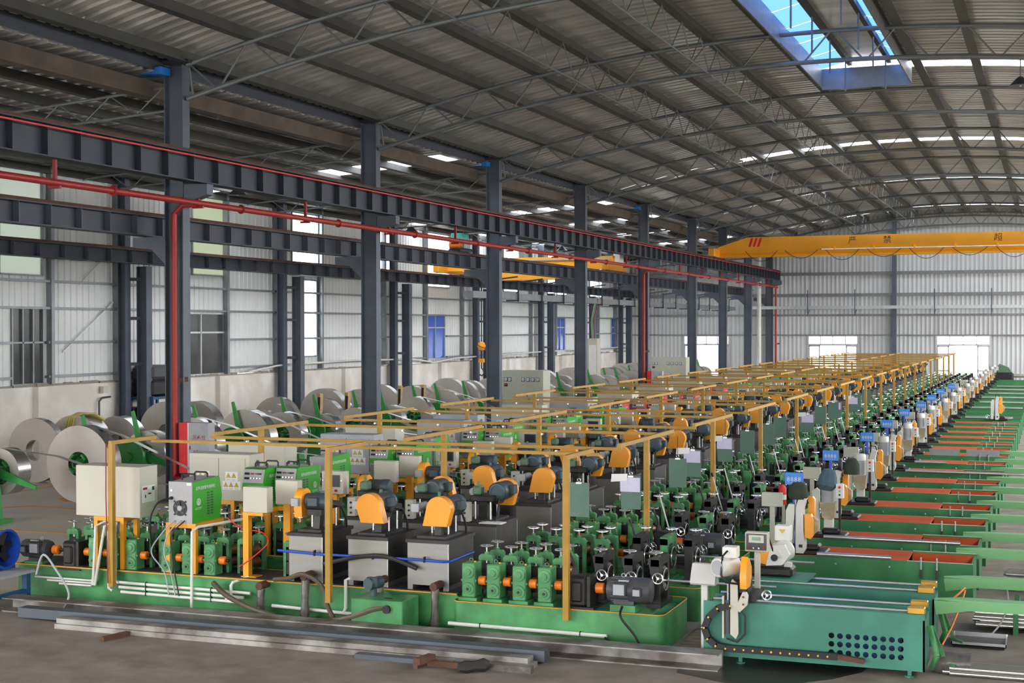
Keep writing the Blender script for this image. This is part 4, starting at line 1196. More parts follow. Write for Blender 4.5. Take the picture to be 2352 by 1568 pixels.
def line(n): return 'on the %s mill line' % ordn(n)
far_st, far_gb = G(), G()
js = tS.joined(); jg = tG.joined()
for n in range(1, NL + 1):
    y, mir, sm = YC(n), n % 2 == 0, n > FULL
    sg = -1 if mir else 1
    L = line(n)
    tBed.place((0, y, 0), 'long green bed of the %s mill line counted from the front' % ordn(n), 'machine bed', 'mill beds', mir, simple=n > 16)
    for i, x in enumerate(ST_L + ST_R):
        if n <= 20:
            tS.place((x, y + (0.1 * sg if i < 11 else 0), 0), 'green roll stand with handwheels, %s along %s' % (ordn(i + 1), L), 'roll stand', 'roll stands of the mill lines', mir, simple=sm)
        else:
            far_st.merge(js, (x, y + (0.1 * sg if i < 11 else 0), 0), mir)
    for i, x in enumerate(GB_L + GB_R):
        if n <= 30:
            tG.place((x, y + (0.2 * sg if i < 6 else 0), 0), 'green gearbox with orange coupling, %s along %s' % (ordn(i + 1), L), 'gearbox', 'gearboxes of the mill lines', mir, simple=sm)
        else:
            far_gb.merge(jg, (x, y + (0.2 * sg if i < 6 else 0), 0), mir)
    tR.place((-5.16, y, 0), 'dark gear reducer beside the big motor ' + L, 'reducer', 'gear reducers', mir, simple=sm)
    tM.place((-4.57, y, 0), 'big grey drive motor at the saw end ' + L, 'motor', 'drive motors at the saw end', mir, simple=sm)
    tR2.place((-12.5, y + 0.2 * sg, 0), 'dark gear reducer at the coil end ' + L, 'reducer', 'gear reducers', mir, simple=sm)
    tM2.place((-13.14, y + 0.2 * sg, 0), 'grey drive motor at the coil end ' + L, 'motor', 'drive motors at the coil end', mir, simple=sm)
    for i, x in enumerate((-5.02, -4.66, -4.34)):
        (tK2 if i == 1 and n > 1 else tK).place((x, y, 0), ('green' if i == 1 and n > 1 else 'black') + ' straightening head with chrome wheels, %s of three %s' % (ordn(i + 1), L), 'straightener', 'straightening heads', mir, simple=sm)
    for i, x in enumerate(GR_X):
        tGr[i].place((x, y, 0), 'steel grinding cabinet with orange hood, %s of three %s' % (ordn(i + 1), L), 'grinder', 'grinding units', mir, simple=sm)
    if not (n > 28):
        cx = -11.45 if mir else -11.86
        red = n in (11, 12, 13, 14, 15, 16, 19)
        (tCab2 if n in (4, 6, 7, 10) else (tCab if mir else tCab3)).place((cx, y, 1.17), '%s electric cabinet on a yellow stand %s' % ('grey' if n in (4, 6, 7, 10) else 'beige', L), 'cabinet', 'electric cabinets', mir, simple=sm)
        tCs.place((cx, y, 0.47), 'yellow stand under the electric cabinet ' + L, 'stand', 'cabinet stands', mir, simple=sm)
        wx = -10.66 if mir else -10.74
        welder(sg, 'welder_red' if red else 'welder_green').place((wx, y, 1.13), '%s welding machine on a yellow stand %s' % ('red' if red else 'bright green', L), 'welder', 'welding machines', False, simple=sm)
        if mir:
            tWs.place((wx + 0.36, y + 0.28, 0.47), 'yellow stand under the second welding machine ' + L, 'stand', 'welder stands', mir, simple=sm)
            welder(sg, 'welder_red' if red else 'welder_green').place((wx + 0.36, y + 0.28, 1.13), '%s second welding machine standing behind the first %s' % ('red' if red else 'bright green', L), 'welder', 'welding machines', False, simple=sm)
        tWs.place((wx, y, 0.47), 'yellow stand under the welding machine ' + L, 'stand', 'welder stands', mir, simple=sm)
        tH.place((-9.44, y, 0), 'cream operator panel with dark screen ' + L, 'control panel', 'operator panels', mir, simple=sm)
        tJ.place((-9.65, y, 0), 'cream junction box on a yellow post ' + L, 'junction box', 'junction boxes', mir, simple=sm)
    # saw end
    ty = TY(n)
    if n > 2:
        dz = 0
        (tTo if n <= 17 else tTg).place((0, ty, 0), 'green run-out table %s, %s from the front' % ('with orange trough' if n <= 17 else 'with closed top', ordn(n)), 'table', 'run-out tables', simple=sm)
        sx = -3.2 + 0.05 * math.sin(n * 2.1)
        (tSaw if n % 2 else tSawB).place((sx, ty + 0.28, 0), ('pale cut-off saw with orange blade hood on' if n % 2 else 'cut-off saw with upright grey motor on') + ' the %s run-out table' % ordn(n), 'saw', 'cut-off saws', simple=sm)
        if n < 20 and n % 2: tDisp.place((sx - 0.13, ty + 0.42, 0), 'blue length display above the saw on the %s run-out table' % ordn(n), 'display', 'blue length displays', simple=sm)
        if n < 26 and n % 2: tSign.place((sx - 0.42, ty + 0.36, 0), 'beige terminal cabinet on a post by the %s saw' % ordn(n), 'terminal box', 'terminal cabinets', simple=sm)
    if n <= 11: tCh.place((0, (ty + 0.95) if n > 2 else (16.5, 18.0)[n - 1], 0), 'light green pointed tube chute beyond the %s run-out table' % ordn(n), 'chute', 'tube chutes', simple=sm)
props(obj('distant_roll_stands', far_st), 'green roll stands with handwheels crowded on the farthest mill lines', 'roll stands', None, 'stuff')
props(obj('distant_gearboxes', far_gb), 'green gearboxes crowded on the farthest mill lines', 'gearboxes', None, 'stuff')

# teal tables and saws of the two nearest lines
t_teal(True).place((0, TY(1), 0), 'teal run-out table with three rows of round holes in front', 'table', 'run-out tables')
t_teal(False).place((0, TY(2), 0), 'teal run-out table with brass rail blocks, behind the one with holes', 'table', 'run-out tables')
def t_saw1():
    P = []
    P.append(('slide_plate', g('oily').box(-0.15, 0.2, 0.0, 0.5, 0.7, 0.76)))
    P.append(('upright', g('beige').prism([(-0.06, 0.35), (0.0, 0.3), (0.03, 0.36), (0.02, 0.9), (-0.04, 0.95), (-0.06, 0.9)], 'y', -0.1, -0.07).m('motor_grey').cyl((-0.09, -0.08, 0.35), (-0.09, -0.08, 0.72), 0.03, None, 10).m('chrome').cyl((-0.09, -0.08, 0.72), (-0.09, -0.08, 0.9), 0.01, None, 8).m('beige').box(-0.15, -0.13, -0.1, -0.06, 0.3, 0.76)))
    P.append(('linkage', g('beige').prism([(0.0, 0.64), (0.08, 0.82), (0.12, 0.82), (0.14, 0.78), (0.13, 0.68), (0.05, 0.6)], 'y', -0.13, -0.08).m('red_dark').cyl((0.09, -0.14, 0.77), (0.09, -0.07, 0.77), 0.012, None, 8).cyl((0.09, -0.14, 0.69), (0.09, -0.07, 0.69), 0.012, None, 8)))
    P.append(('arm_block', g('oily').cbox(-0.1, 0.12, -0.05, 0.25, 0.78, 0.94, 0.02)))
    P.append(('saw_motor', g('machine_white').lathe([(0.0, 0), (0.1, 0.008), (0.115, 0.03), (0.115, 0.28), (0.09, 0.3)], (-0.2, -0.12, 1.07), (0.45, 0.9, 0), 20),
              [('fan_grille', g('label_grey').cyl((-0.2 - 0.002, -0.124, 1.07), (-0.2 + 0.003, -0.114, 1.07), 0.08, None, 18)), ('terminal_box', g('white').cbox(-0.16, 0.0, -0.05, 0.12, 1.17, 1.29, 0.006)), ('power_cable', g('black').tube([(-0.1, -0.06, 1.25), (-0.14, -0.12, 1.2), (-0.15, -0.16, 1.0), (-0.1, -0.15, 0.92), (0.05, -0.1, 0.9)], 0.012, 6))]))
    P.append(('blade_hood', g('hood_yellow').prism([(-0.16, 0.86), (0.06, 0.86), (0.14, 0.96), (0.14, 1.06), (0.02, 1.16), (-0.08, 1.2), (-0.12, 1.14), (-0.18, 1.0)], 'x', 0.06, 0.13)))
    P.append(('handwheel', handwheel((0.32, 0.0, 0.78), 0.05, 0.01, (0.4, -1, 0.1))))
    P.append(('hose', g('rubber').tube([(-0.1, -0.1, 0.3), (0.02, -0.12, 0.27), (0.1, -0.1, 0.36), (0.1, -0.08, 0.55), (0.02, -0.08, 0.66)], 0.012, 6)))
    return T('cut_off_saw', P)
t_saw1().place((-3.22, 15.5, 0), 'small cut-off saw with round white motor on the holed teal table', 'saw', 'cut-off saws')
def t_saw2():
    P = [('carriage', g('teal').prism([(-0.5, 0.7), (0.35, 0.7), (0.42, 0.74), (-0.5, 0.74)], 'y', -0.25, 0.3).m('oily').cbox(-0.3, 0.2, -0.15, 0.15, 0.74, 0.86, 0.03)),
         ('swing_arm', g('machine_white').prism([(0.08, 0.74), (0.16, 0.74), (0.18, 0.9), (0.1, 0.92)], 'y', -0.1, 0.0)),
         ('saw_motor', g('machine_white').lathe([(0.09, 0), (0.13, 0.03), (0.13, 0.22), (0.09, 0.26)], (-0.02, -0.16, 0.98), (0.55, 0.6, 0.35), 18)),
         ('motor_guard', g('machine_white').prism([(-0.1, 0.88), (0.1, 0.9), (0.18, 1.02), (0.12, 1.14), (-0.04, 1.12)], 'y', -0.22, -0.1).m('black').cyl((0.0, -0.235, 0.98), (0.0, -0.215, 0.98), 0.04, None, 14)),
         ('terminal_box', g('white').cbox(-0.02, 0.16, -0.08, 0.08, 1.16, 1.34, 0.008), [('warning_label', g('warn_yellow').prism([(0.03, 1.3), (0.11, 1.3), (0.07, 1.25)], 'y', -0.085, -0.08))]),
         ('blade_hood', g('hood_yellow').prism([(-0.2, 0.9), (-0.1, 0.88), (-0.04, 0.98), (-0.06, 1.14), (-0.1, 1.2), (-0.18, 1.2)], 'y', -0.14, -0.05)),
         ('handwheel', handwheel((-0.32, -0.27, 0.7), 0.055, 0.01, (0.3, -1, 0.1))),
         ('lever', g('black').cyl((0.0, -0.2, 1.0), (-0.06, -0.24, 1.22), 0.012, None, 6))]
    return T('cut_off_saw', P)
t_saw2().place((-3.06, 17.05, 0), 'white swing saw with warning triangle on its terminal box', 'saw', 'cut-off saws')
T('counter_display', [('case', g('beige').cbox(-0.13, 0.13, 0.0, 0.12, 1.16, 1.38, 0.008)), ('face_plate', g('motor_grey').box(-0.115, 0.115, -0.006, 0.0, 1.18, 1.365)), ('lcd_window', g('beige').box(-0.085, 0.085, -0.01, -0.006, 1.265, 1.35).m('lcd').box(-0.05, 0.05, -0.013, -0.01, 1.29, 1.33)),
    ('knob', g('red_dark').cyl((-0.08, -0.02, 1.215), (-0.08, -0.006, 1.215), 0.014, None, 8).m('chrome').cyl((-0.03, -0.02, 1.205), (-0.03, -0.006, 1.205), 0.01, None, 8).cyl((0.03, -0.02, 1.205), (0.03, -0.006, 1.205), 0.01, None, 8).m('red_dark').cyl((0.08, -0.02, 1.215), (0.08, -0.006, 1.215), 0.014, None, 8)),
    ('post', g('beige').box(-0.03, 0.03, 0.04, 0.09, 0.0, 1.16))]).place((-3.12, 16.05, 0), 'grey counter box with small green display behind the round motor', 'display')
T('control_desk', [('sloped_box', g('machine_white').prism([(-0.08, 0.84), (0.1, 0.84), (0.1, 1.06), (0.02, 1.06), (-0.03, 0.99), (-0.1, 0.86)], 'x', -0.14, 0.14)), ('post', g('machine_white').box(-0.035, 0.035, 0.0, 0.06, 0.0, 0.84))]).place((-3.62, 15.62, 0), 'white sloped control box on a post at the end of the nearest bed', 'control box')
for x, nme, lab, m_ in ((-3.22, 'work_cloth', 'dark green cap hung over the saw on the third run-out table', 'cloth_green'),):
    q = g(m_).lathe([(0.0, 0.1), (0.07, 0.09), (0.12, 0.03), (0.14, -0.08), (0.12, -0.13)], (x, 19.5, 1.5), (0, 0, 1), 12)
    props(obj(nme, q), lab, 'cap')
q = g('cloth_blue').lathe([(0.0, 0.12), (0.09, 0.1), (0.13, 0.0), (0.15, -0.12), (0.1, -0.2)], (-3.08, 21.3, 1.5), (0.15, 0, 1), 9)
props(obj('work_cloth', q), 'blue grey cloth hung over the saw on the fourth run-out table', 'cloth')
q = g('cloth_green').lathe([(0.0, 0.1), (0.07, 0.09), (0.12, 0.0), (0.13, -0.16)], (-3.0, 23.35, 1.5), (0, 0, 1), 10)
props(obj('work_cloth', q), 'dark cloth hung over the saw on the fifth run-out table', 'cloth')
# a travelling saw farther out on the tables
tSaw.place((-1.7, 49.8, 0.0), 'pale cut-off saw standing alone far out on the green tables', 'saw', 'cut-off saws', simple=True)
ma = G().m('oily').cbox(-0.9, 0.5, -0.4, 0.4, 0.0, 1.0, 0.1).m('dull_green').prism([(-0.7, 1.0), (0.4, 1.0), (0.2, 1.3), (-0.3, 1.5)], 'y', -0.3, 0.3).m('tube_steel').cyl((0.4, 0, 0.8), (4.0, 0, 0.8), 0.12, None, 12)
props(obj('pipe_end_machine', ma, None, (-2.6, 89.5, 0)), 'dark tube machine with a white tube by the far end wall', 'machine')

# tubes lying on tables and chutes
tb = [(-2.95, -1.98, 19.38, 'third'), (-3.1, -1.2, 21.0, 'fourth'), (-2.9, 0.3, 31.25, 'ninth'), (-2.9, -2.2, 33.4, 'tenth'), (-2.7, -1.2, 50.0, 'eighteenth'), (-2.8, -1.0, 56.1, 'twenty-first'), (-2.7, -0.6, 60.2, 'twenty-third'), (-2.8, 0.2, 64.3, 'twenty-fifth'), (-2.7, -0.4, 68.3, 'twenty-seventh'), (-2.8, 0.5, 72.4, 'twenty-ninth'), (-2.6, 0.4, 76.5, 'thirty-first')]
for a, b, y, o in tb:
    far = y > 40
    props(obj('steel_tube', g('tube_steel').cyl((a, y + 0.015, 0.67 if far else 0.65), (b, y + 0.015, 0.67 if far else 0.65), 0.05 if far else 0.03, None, 12)), 'bright steel tube lying along the %s run-out table' % o, 'tube', 'tubes on the run-out tables')
props(obj('steel_tube', g('tube_steel').cyl((-4.6, 16.35, 0.72), (-2.95, 16.35, 0.72), 0.016, None, 8)), 'thin tube leaving the nearest mill line towards the saws', 'tube')
props(obj('steel_tube', g('tube_steel').cyl((-5.2, 18.2, 0.72), (-2.8, 18.2, 0.72), 0.016, None, 8)), 'thin tube leaving the second mill line towards the saws', 'tube')
for i, (a, b, z) in enumerate(((-2.75, -2.05, 35.62), (-1.9, -1.15, 35.62))):
    props(obj('glass_guard', g('grey_door').box(a, b, z, z + 0.01, 0.62, 0.78)), '%s clear guard plate standing on the eleventh run-out table' % ('shorter', 'longer')[i], 'guard')

for n in range(3, 13):
    x = -4.95 + 0.12 * math.sin(n * 1.9)
    y = YC(n) + (0.3 if n % 2 == 0 else -0.3)
    q = g('machine_white').cyl((x, y, 0.46), (x - 0.22, y - 0.1, 1.32), 0.012, None, 6).m('black').cyl((x - 0.22, y - 0.1, 1.32), (x - 0.235, y - 0.107, 1.38), 0.022, None, 8)
    props(obj('shift_rod', q), 'long white lever rod leaning beside the reducer ' + line(n), 'lever', 'lever rods')

# ================================================================== YELLOW OVERHEAD FRAMES
def beamg(*b):
    return g('frame_yellow').box(*b)
PX = (-11.58, -8.37, -5.27)
e = empty('cable_gantry', (0, 15.71, 0))
props(e, 'yellow overhead cable gantry standing along the nearest mill line', 'gantry', 'yellow overhead frames')
for x in PX:
    obj('post', beamg(x - 0.035, x + 0.035, -0.035, 0.035, 0.3, 2.17), e)
    obj('arm', beamg(x - 0.025, x + 0.025, -0.035, 0.98, 2.17, 2.22), e)
obj('rail', beamg(PX[0] - 0.03, PX[2] + 0.1, 0.925, 0.96, 2.13, 2.17), e)
obj('cable', g('red_dark').tube([(-11.63, -0.05, 2.18), (-11.635, -0.05, 1.5), (-11.62, -0.05, 0.9), (-11.6, -0.06, 0.35)], 0.008, 5), e)
PX = (-11.15, -8.15, -5.15)
fp_ = {}
for k_ in range(1, 18):
    y = YC(2 * k_) + 0.64
    if 'post' not in fp_:
        fp_ = dict(post=beamg(-0.035, 0.035, -0.035, 0.035, 0.0, 2.17).mesh('post'), arm=beamg(-0.025, 0.025, -1.32, 1.42, 2.17, 2.22).mesh('arm'), rail=beamg(PX[0] - 0.03, PX[2] + 0.03, -0.018, 0.018, 2.13, 2.17).mesh('rail'),
                   clip=g('chrome').box(-0.012, 0.012, -0.025, 0.025, 2.09, 2.115).mesh('cable_clip'))
    e = empty('cable_gantry', (0, y, 0))
    props(e, 'yellow overhead cable gantry, %s of the double gantries from the front' % ordn(k_), 'gantry', 'yellow overhead frames')
    for x in PX:
        mesh_obj('post', fp_['post'], e, (x, 0, 0))
        mesh_obj('arm', fp_['arm'], e, (x, 0, 0))
    for dy in (-1.3, 1.4):
        mesh_obj('rail', fp_['rail'], e, (0, dy, 0))
        if k_ < 7:
            for j in range(5): mesh_obj('cable_clip', fp_['clip'], e, (-10.6 + 1.15 * j, dy, 0))
# boards hung from the rails
rails = [(1, 16.65)] + [v for k_ in range(1, 8) for v in ((2 * k_, YC(2 * k_) + 0.64 - 1.3), (2 * k_ + 1, YC(2 * k_) + 0.64 + 1.4))]
random.seed(11)
for n, y in rails:
    x = -5.42 if n == 1 else (-5.0 if n == 2 else -5.2 + random.uniform(-0.1, 0.15))
    e = empty('notice_board', (x, y, 0))
    z = random.uniform(-0.05, 0.06)
    pap = n in (2, 4, 5, 9, 12, 13, 16, 19)
    props(e, 'grey green board %shung from the yellow rail %s' % ('with papers ' if pap else '', line(n).replace('on', 'over', 1)), 'notice board', 'boards hung from the yellow frames')
    obj('plate', g('board_green').box(-0.13, 0.13, -0.004, 0.004, 1.38 + z, 1.8 + z), e)
    obj('wire', g('black').cyl((0, 0, 1.84 + z), (0, 0, 2.12), 0.004, None, 5), e)
    obj('bulldog_clip', g('chrome').box(-0.035, 0.035, -0.015, 0.015, 1.785 + z, 1.805 + z).ring((0, 0, 1.83 + z), (0, 1, 0), 0.02, 0.004, 10, 4), e)
    if pap:
        obj('paper', g('paper_lilac').box(-0.14, 0.12, -0.012, -0.008, 1.6 + z, 1.78 + z), e)
        obj('paper', g('paper').add([(-0.26, -0.02, 1.72 + z), (-0.05, -0.02, 1.74 + z), (-0.04, -0.02, 1.83 + z), (-0.25, -0.02, 1.82 + z)], [(0, 1, 2, 3)]), e)

# ================================================================== COILS AND UNCOILERS
tU = t_uncoiler()
random.seed(5)
cm = {}
def coil(x, y, z, R, r, w, label, group):
    key = (R, r, w)
    if key not in cm: cm[key] = coil_mesh(R, r, w).mesh('steel_coil')
    return props(mesh_obj('steel_coil', cm[key], None, (x, y, z)), label, 'coil', group)
RU = {4: 0.45, 5: 0.78, 6: 0.52, 7: 0.7, 8: 0.76, 9: 0.6, 10: 0.42, 11: 0.5, 12: 0.45, 13: 0.62, 14: 0.74, 15: 0.4}
un = [n for n in range(4, 33) if n not in (16, 17, 27, 28)]
for n in un:
    y = YC(n)
    sm = n > 14
    ux = -18.9 if n == 4 else -18.45
    tU.place((ux, y, 0), 'green uncoiler pedestal with arms feeding the %s mill line' % ordn(n), 'uncoiler', 'uncoilers along the column row', n % 2 == 0, simple=sm)
    R = RU.get(n, random.choice((0.45, 0.55, 0.65, 0.72)))
    s_ = -1 if n % 2 == 0 else 1
    coil(ux, y - s_ * 0.12, 0.95, R, 0.25, 0.36, 'steel strip coil on the uncoiler feeding the %s mill line' % ordn(n), 'coils on the uncoilers')
    if n < 17:
        a = [(ux + 0.05, 0.95 + R), (-17.6, 0.95 + R * 0.75), (-16.0, 0.9), (-13.4, 0.73)]
        q = g('tube_steel')
        w2 = 0.07
        v, f = [], []
        for (px, pz) in a: v += [(px, y - w2, pz), (px, y + w2, pz)]
        for i in range(len(a) - 1): f.append((2 * i, 2 * i + 1, 2 * i + 3, 2 * i + 2))
        q.add(v + [(p[0], p[1], p[2] - 0.003) for p in v], f + [tuple(len(v) + k_ for k_ in t[::-1]) for t in f])
        props(obj('steel_strip', q), 'bright steel strip running from the coil to the %s mill line' % ordn(n), 'strip', 'strips feeding the mills')
# stored coils along the plastered wall
store = [(-22.85, 28.1, 0.77, 0.22), (-23.9, 27.4, 0.5, 0.3), (-22.6, 29.4, 0.78, 0.5), (-22.5, 30.9, 0.72, 0.4), (-22.4, 33.0, 0.86, 0.45), (-22.6, 34.6, 0.82, 0.4)]
y = 37.5
while y < 88:
    for j in range(random.choice((2, 3, 4, 5))):
        R = random.choice((0.62, 0.7, 0.78, 0.85))
        store.append((-22.4 + random.uniform(-0.3, 0.3), y, R, random.choice((0.3, 0.4))))
        y += random.uniform(0.6, 0.8)
    y += random.uniform(0.5, 2.2)
for i, (x, y, R, w) in enumerate(store):
    coil(x, y, R, R, 0.25, w, 'steel coil stored along the plastered wall, %s from the front' % ordn(i + 1), 'coils stored along the wall')
    if i < 40:
        q = g('wood').prism([(R * 0.55, 0), (R * 0.55 + 0.2, 0), (R * 0.55 + 0.2, 0.1)], 'y', -0.1, 0.1)
        if i % 3 == 0: props(obj('wooden_wedge', q, None, (x, y, 0)), 'wooden wedge chocking the %s coil stored along the wall' % ordn(i + 1), 'wedge', 'wedges under the stored coils')
s = empty('lifting_strap', (-22.55, 29.4, 0))
props(s, 'bundle of yellow lifting straps draped over a stored coil', 'strap')
for j in range(4):
    obj('strap_loop', g('strap_yellow').tube([(-0.35 + 0.07 * j, -0.28, 1.05 - 0.05 * j), (-0.2 + 0.06 * j, -0.27, 1.5), (-0.05 + 0.05 * j, -0.1, 1.6), (0.1 + 0.07 * j, 0.1, 1.58), (0.3 + 0.06 * j, 0.28, 1.42)], 0.025, 6), s)
for i, (x, y) in enumerate(((-20.4, 37.6), (-20.0, 38.6), (-20.6, 43.6), (-20.2, 44.6))):
    q = g('wood').bar((x, y, 0), (x + 0.1, y, 1.75), 0.1, 0.2).m('black').bar((x + 0.1, y - 0.11, 1.1), (x + 0.12, y - 0.11, 1.65), 0.08, 0.02)
    props(obj('timber_prop', q), 'upright timber prop leaning among the coils, %s from the front' % ordn(i + 1), 'timber', 'timber props among the coils')

# ================================================================== ALONG THE COLUMN ROW
def fire_cabinet(y, lab, x=-16.88):
    e = empty('hydrant_cabinet', (x, y, 0.66))
    props(e, lab, 'fire cabinet', 'hydrant cabinets')
    obj('box', g('red').box(-0.24, -0.02, -0.12, 0.14, 0, 1.06).m('label_grey').box(-0.02, 0.46, -0.12, 0.14, 0.0, 1.06), e)
    obj('edge_trim', g('aluminium').box(-0.03, -0.005, -0.128, -0.118, 0, 1.06), e)
    d = obj('door', g('label_grey').box(0.0, 0.45, -0.135, -0.12, 0.02, 1.04), e)
    obj('lettering', G().m('red_dark').text('消火栓', 0.11, (0.09, -0.136, 0.72), (1, 0, 0), (0, 0, 1)).text('火警119', 0.06, (0.12, -0.136, 0.45), (1, 0, 0), (0, 0, 1)).box(0.12, 0.32, -0.138, -0.135, 0.26, 0.28).box(0.12, 0.32, -0.138, -0.135, 0.3, 0.32).box(0.02, 0.05, -0.142, -0.13, 0.5, 0.58), d)
fire_cabinet(25.65, 'red and grey hydrant cabinet mounted at the front column')
fire_cabinet(62.6, 'red hydrant cabinet at the far column beside the meter panels', -16.86)

def meter_panel(x0, x1, y, label, n2):
    e = empty('switchboard', (x0, y, 0))
    props(e, label, 'switchboard', 'switchboards with meters')
    w = x1 - x0
    obj('body', g('panel_beige').cbox(0, w, 0, 0.75, 0, 2.2, 0.008), e)
    c = 0.38 * w
    for a, b in ((0.02, c - 0.02), (c + 0.02, w - 0.02)):
        obj('upper_door', g('panel_beige').box(a + 0.03, b - 0.03, -0.012, 0, 1.5, 2.06), e)
        obj('lower_door', g('panel_beige').box(a, b, -0.01, 0, 0.5, 1.46), e)
    for i in range(6):
        x = (0.08 + 0.14 * i) if i < 2 else c + 0.14 + 0.18 * (i - 2) * (w / 1.5)
        m_ = obj('meter', g('black').box(x, x + 0.12, -0.03, -0.012, 1.82, 1.96), e)
        obj('dial', g('digit').prism([(x + 0.01, 1.835), (x + 0.085, 1.835), (x + 0.11, 1.86), (x + 0.11, 1.95), (x + 0.01, 1.95)], 'y', -0.034, -0.03), m_)
    m_ = obj('digital_meter', g('black').box(0.08, 0.2, -0.03, -0.012, 1.64, 1.75), e)
    obj('readout', g('red').box(0.1, 0.17, -0.034, -0.03, 1.69, 1.73), m_)
    obj('selector', g('white').cyl((c + 0.22, -0.02, 1.7), (c + 0.22, -0.012, 1.7), 0.04, None, 12).m('red_dark').cyl((c + 0.22, -0.04, 1.7), (c + 0.22, -0.02, 1.7), 0.02, None, 8), e)
    obj('lever', g('black').cyl((c + 0.45, -0.1, 1.2), (c + 0.38, -0.14, 1.38), 0.015, None, 6).m('label_grey').box(c + 0.42, c + 0.5, -0.09, 0, 1.1, 1.25), e)
meter_panel(-18.02, -16.5, 46.7, 'beige switchboard with a row of square meters by the third column', 0)
meter_panel(-18.9, -17.1, 69.8, 'beige switchboard with square meters farther along the column row', 0)
e = empty('distribution_cabinet', (-19.6, 62.0, 0))
props(e, 'tall pale distribution cabinet left of the fifth column', 'cabinet')
obj('body', g('beige').cbox(-0.35, 0.3, 0, 0.5, 0, 3.2, 0.01), e)
obj('door', g('white').box(-0.1, 0.25, -0.012, 0, 1.2, 2.9), e)
for m_, dx in (('strap_yellow', 0.0), ('red_dark', 0.12), ('turquoise', 0.06)):
    obj('cable', g(m_).tube([(dx, 0.2, 3.2), (dx - 0.05, 0.2, 4.0), (dx + 0.15, 0.2, 5.0)], 0.025, 6), e)
# rack beside the wall column
e = empty('storage_rack', (-26.3, 37.9, 0))
props(e, 'dark loaded rack with blue frame beside the side wall column', 'rack')
for x in (-0.4, 0.4):
    for y in (-0.7, 0.7): obj('upright', g('blue_paint').box(x - 0.04, x + 0.04, y - 0.04, y + 0.04, 0, 1.6), e)
for z in (0.7, 1.5): obj('shelf', g('blue_paint').box(-0.45, 0.45, -0.75, 0.75, z, z + 0.08), e)
obj('stacked_load', g('black').cbox(-0.4, 0.4, -0.7, 0.7, 1.58, 2.1, 0.08), e)
obj('stacked_load', g('motor_grey').cbox(-0.4, 0.4, -0.7, 0.5, 2.1, 2.55, 0.1), e)
obj('stacked_load', g('black').cbox(-0.35, 0.35, -0.6, 0.6, 0.78, 1.3, 0.08), e)
e = empty('wall_socket_box', (-26.85, 36.0, 0))
props(e, 'small cream socket box with bent conduit on the plastered wall', 'socket box')
obj('box', g('beige').box(0, 0.12, -0.12, 0.12, 1.75, 1.95), e)
obj('conduit', g('motor_grey').tube([(0.06, 0.3, 1.62), (0.06, -0.1, 1.6), (0.06, -0.25, 1.5), (0.06, -0.25, 0.4)], 0.03, 8), e)
# hose lines along the plinth
props(tubeobj('wall_hose', 'pvc', [(-26.6, 44.0, 2.15), (-26.6, 46.0, 2.32), (-26.6, 52, 2.38), (-26.6, 58, 2.3), (-26.6, 60.2, 2.1), (-26.6, 62.8, 2.25), (-26.6, 75, 2.35), (-26.6, 90, 2.4)], 0.035), 'pale hose sagging along the top of the plastered wall', 'hose')

# aisle cable tray
ct = empty('cable_trunking', (0, 0, 0))
props(ct, 'long grey cable trunking hung below the lower crane beam', 'cable trunking')
obj('trunk', g('galv').box(-19.75, -19.35, 47.3, 92.5, 4.78, 5.02), ct)
hgm = g('slate_dark').bar((-19.3, 0, 4.7), (-19.3, 0, 5.5), 0.05).bar((-19.8, 0, 4.74), (-19.3, 0, 4.74), 0.05).bar((-19.3, 0, 5.1), (-19.62, 0, 4.78), 0.03).bar((-19.3, 0, 5.45), (-18.3, 0, 5.56), 0.05).mesh('hanger')
for i in range(16): mesh_obj('hanger', hgm, ct, (0, 49.0 + i * 2.75, 0))

# ================================================================== CRANES
cr = empty('overhead_crane', (0, 75.5, 0))
props(cr, 'orange yellow overhead crane girder spanning the far end of the main hall', 'crane')
gd = g('crane_yellow')
sec = [(-0.28, 8.45), (0.28, 8.45), (0.28, 7.86), (0.1, 7.62), (0.22, 7.45), (0.22, 7.4), (-0.22, 7.4), (-0.22, 7.45), (-0.1, 7.62), (-0.28, 7.86)]
def girder(q, xs, secs):
    n = len(secs[0])
    v = [(x, p[0], p[1]) for x, s_ in zip(xs, secs) for p in s_]
    f = [tuple(range(n)), tuple((len(xs) - 1) * n + i for i in range(n - 1, -1, -1))]
    for a in range(len(xs) - 1):
        f += [(a * n + i, (a + 1) * n + i, (a + 1) * n + (i + 1) % n, a * n + (i + 1) % n) for i in range(n)]
    q.add(v, f)
end = [(p[0], min(p[1], 7.95)) if p[1] > 8 else p for p in sec]
girder(gd, [-16.7, -15.1, 5.6, 7.0], [end, sec, sec, end])
obj('girder', gd, cr)
obj('end_carriage', g('crane_yellow').cbox(-16.92, -16.6, -1.5, 1.5, 7.42, 7.85, 0.03).m('oily').cyl((-16.9, -1.2, 7.5), (-16.62, -1.2, 7.5), 0.13, None, 14).cyl((-16.9, 1.2, 7.5), (-16.62, 1.2, 7.5), 0.13, None, 14), cr)
obj('warning_stripe', g('red').prism([(-15.05, 7.95), (-14.92, 7.95), (-14.78, 8.4), (-14.91, 8.4)], 'y', -0.285, -0.28).prism([(-14.82, 7.95), (-14.69, 7.95), (-14.55, 8.4), (-14.68, 8.4)], 'y', -0.285, -0.28).prism([(-14.59, 7.95), (-14.46, 7.95), (-14.32, 8.4), (-14.45, 8.4)], 'y', -0.285, -0.28), cr)
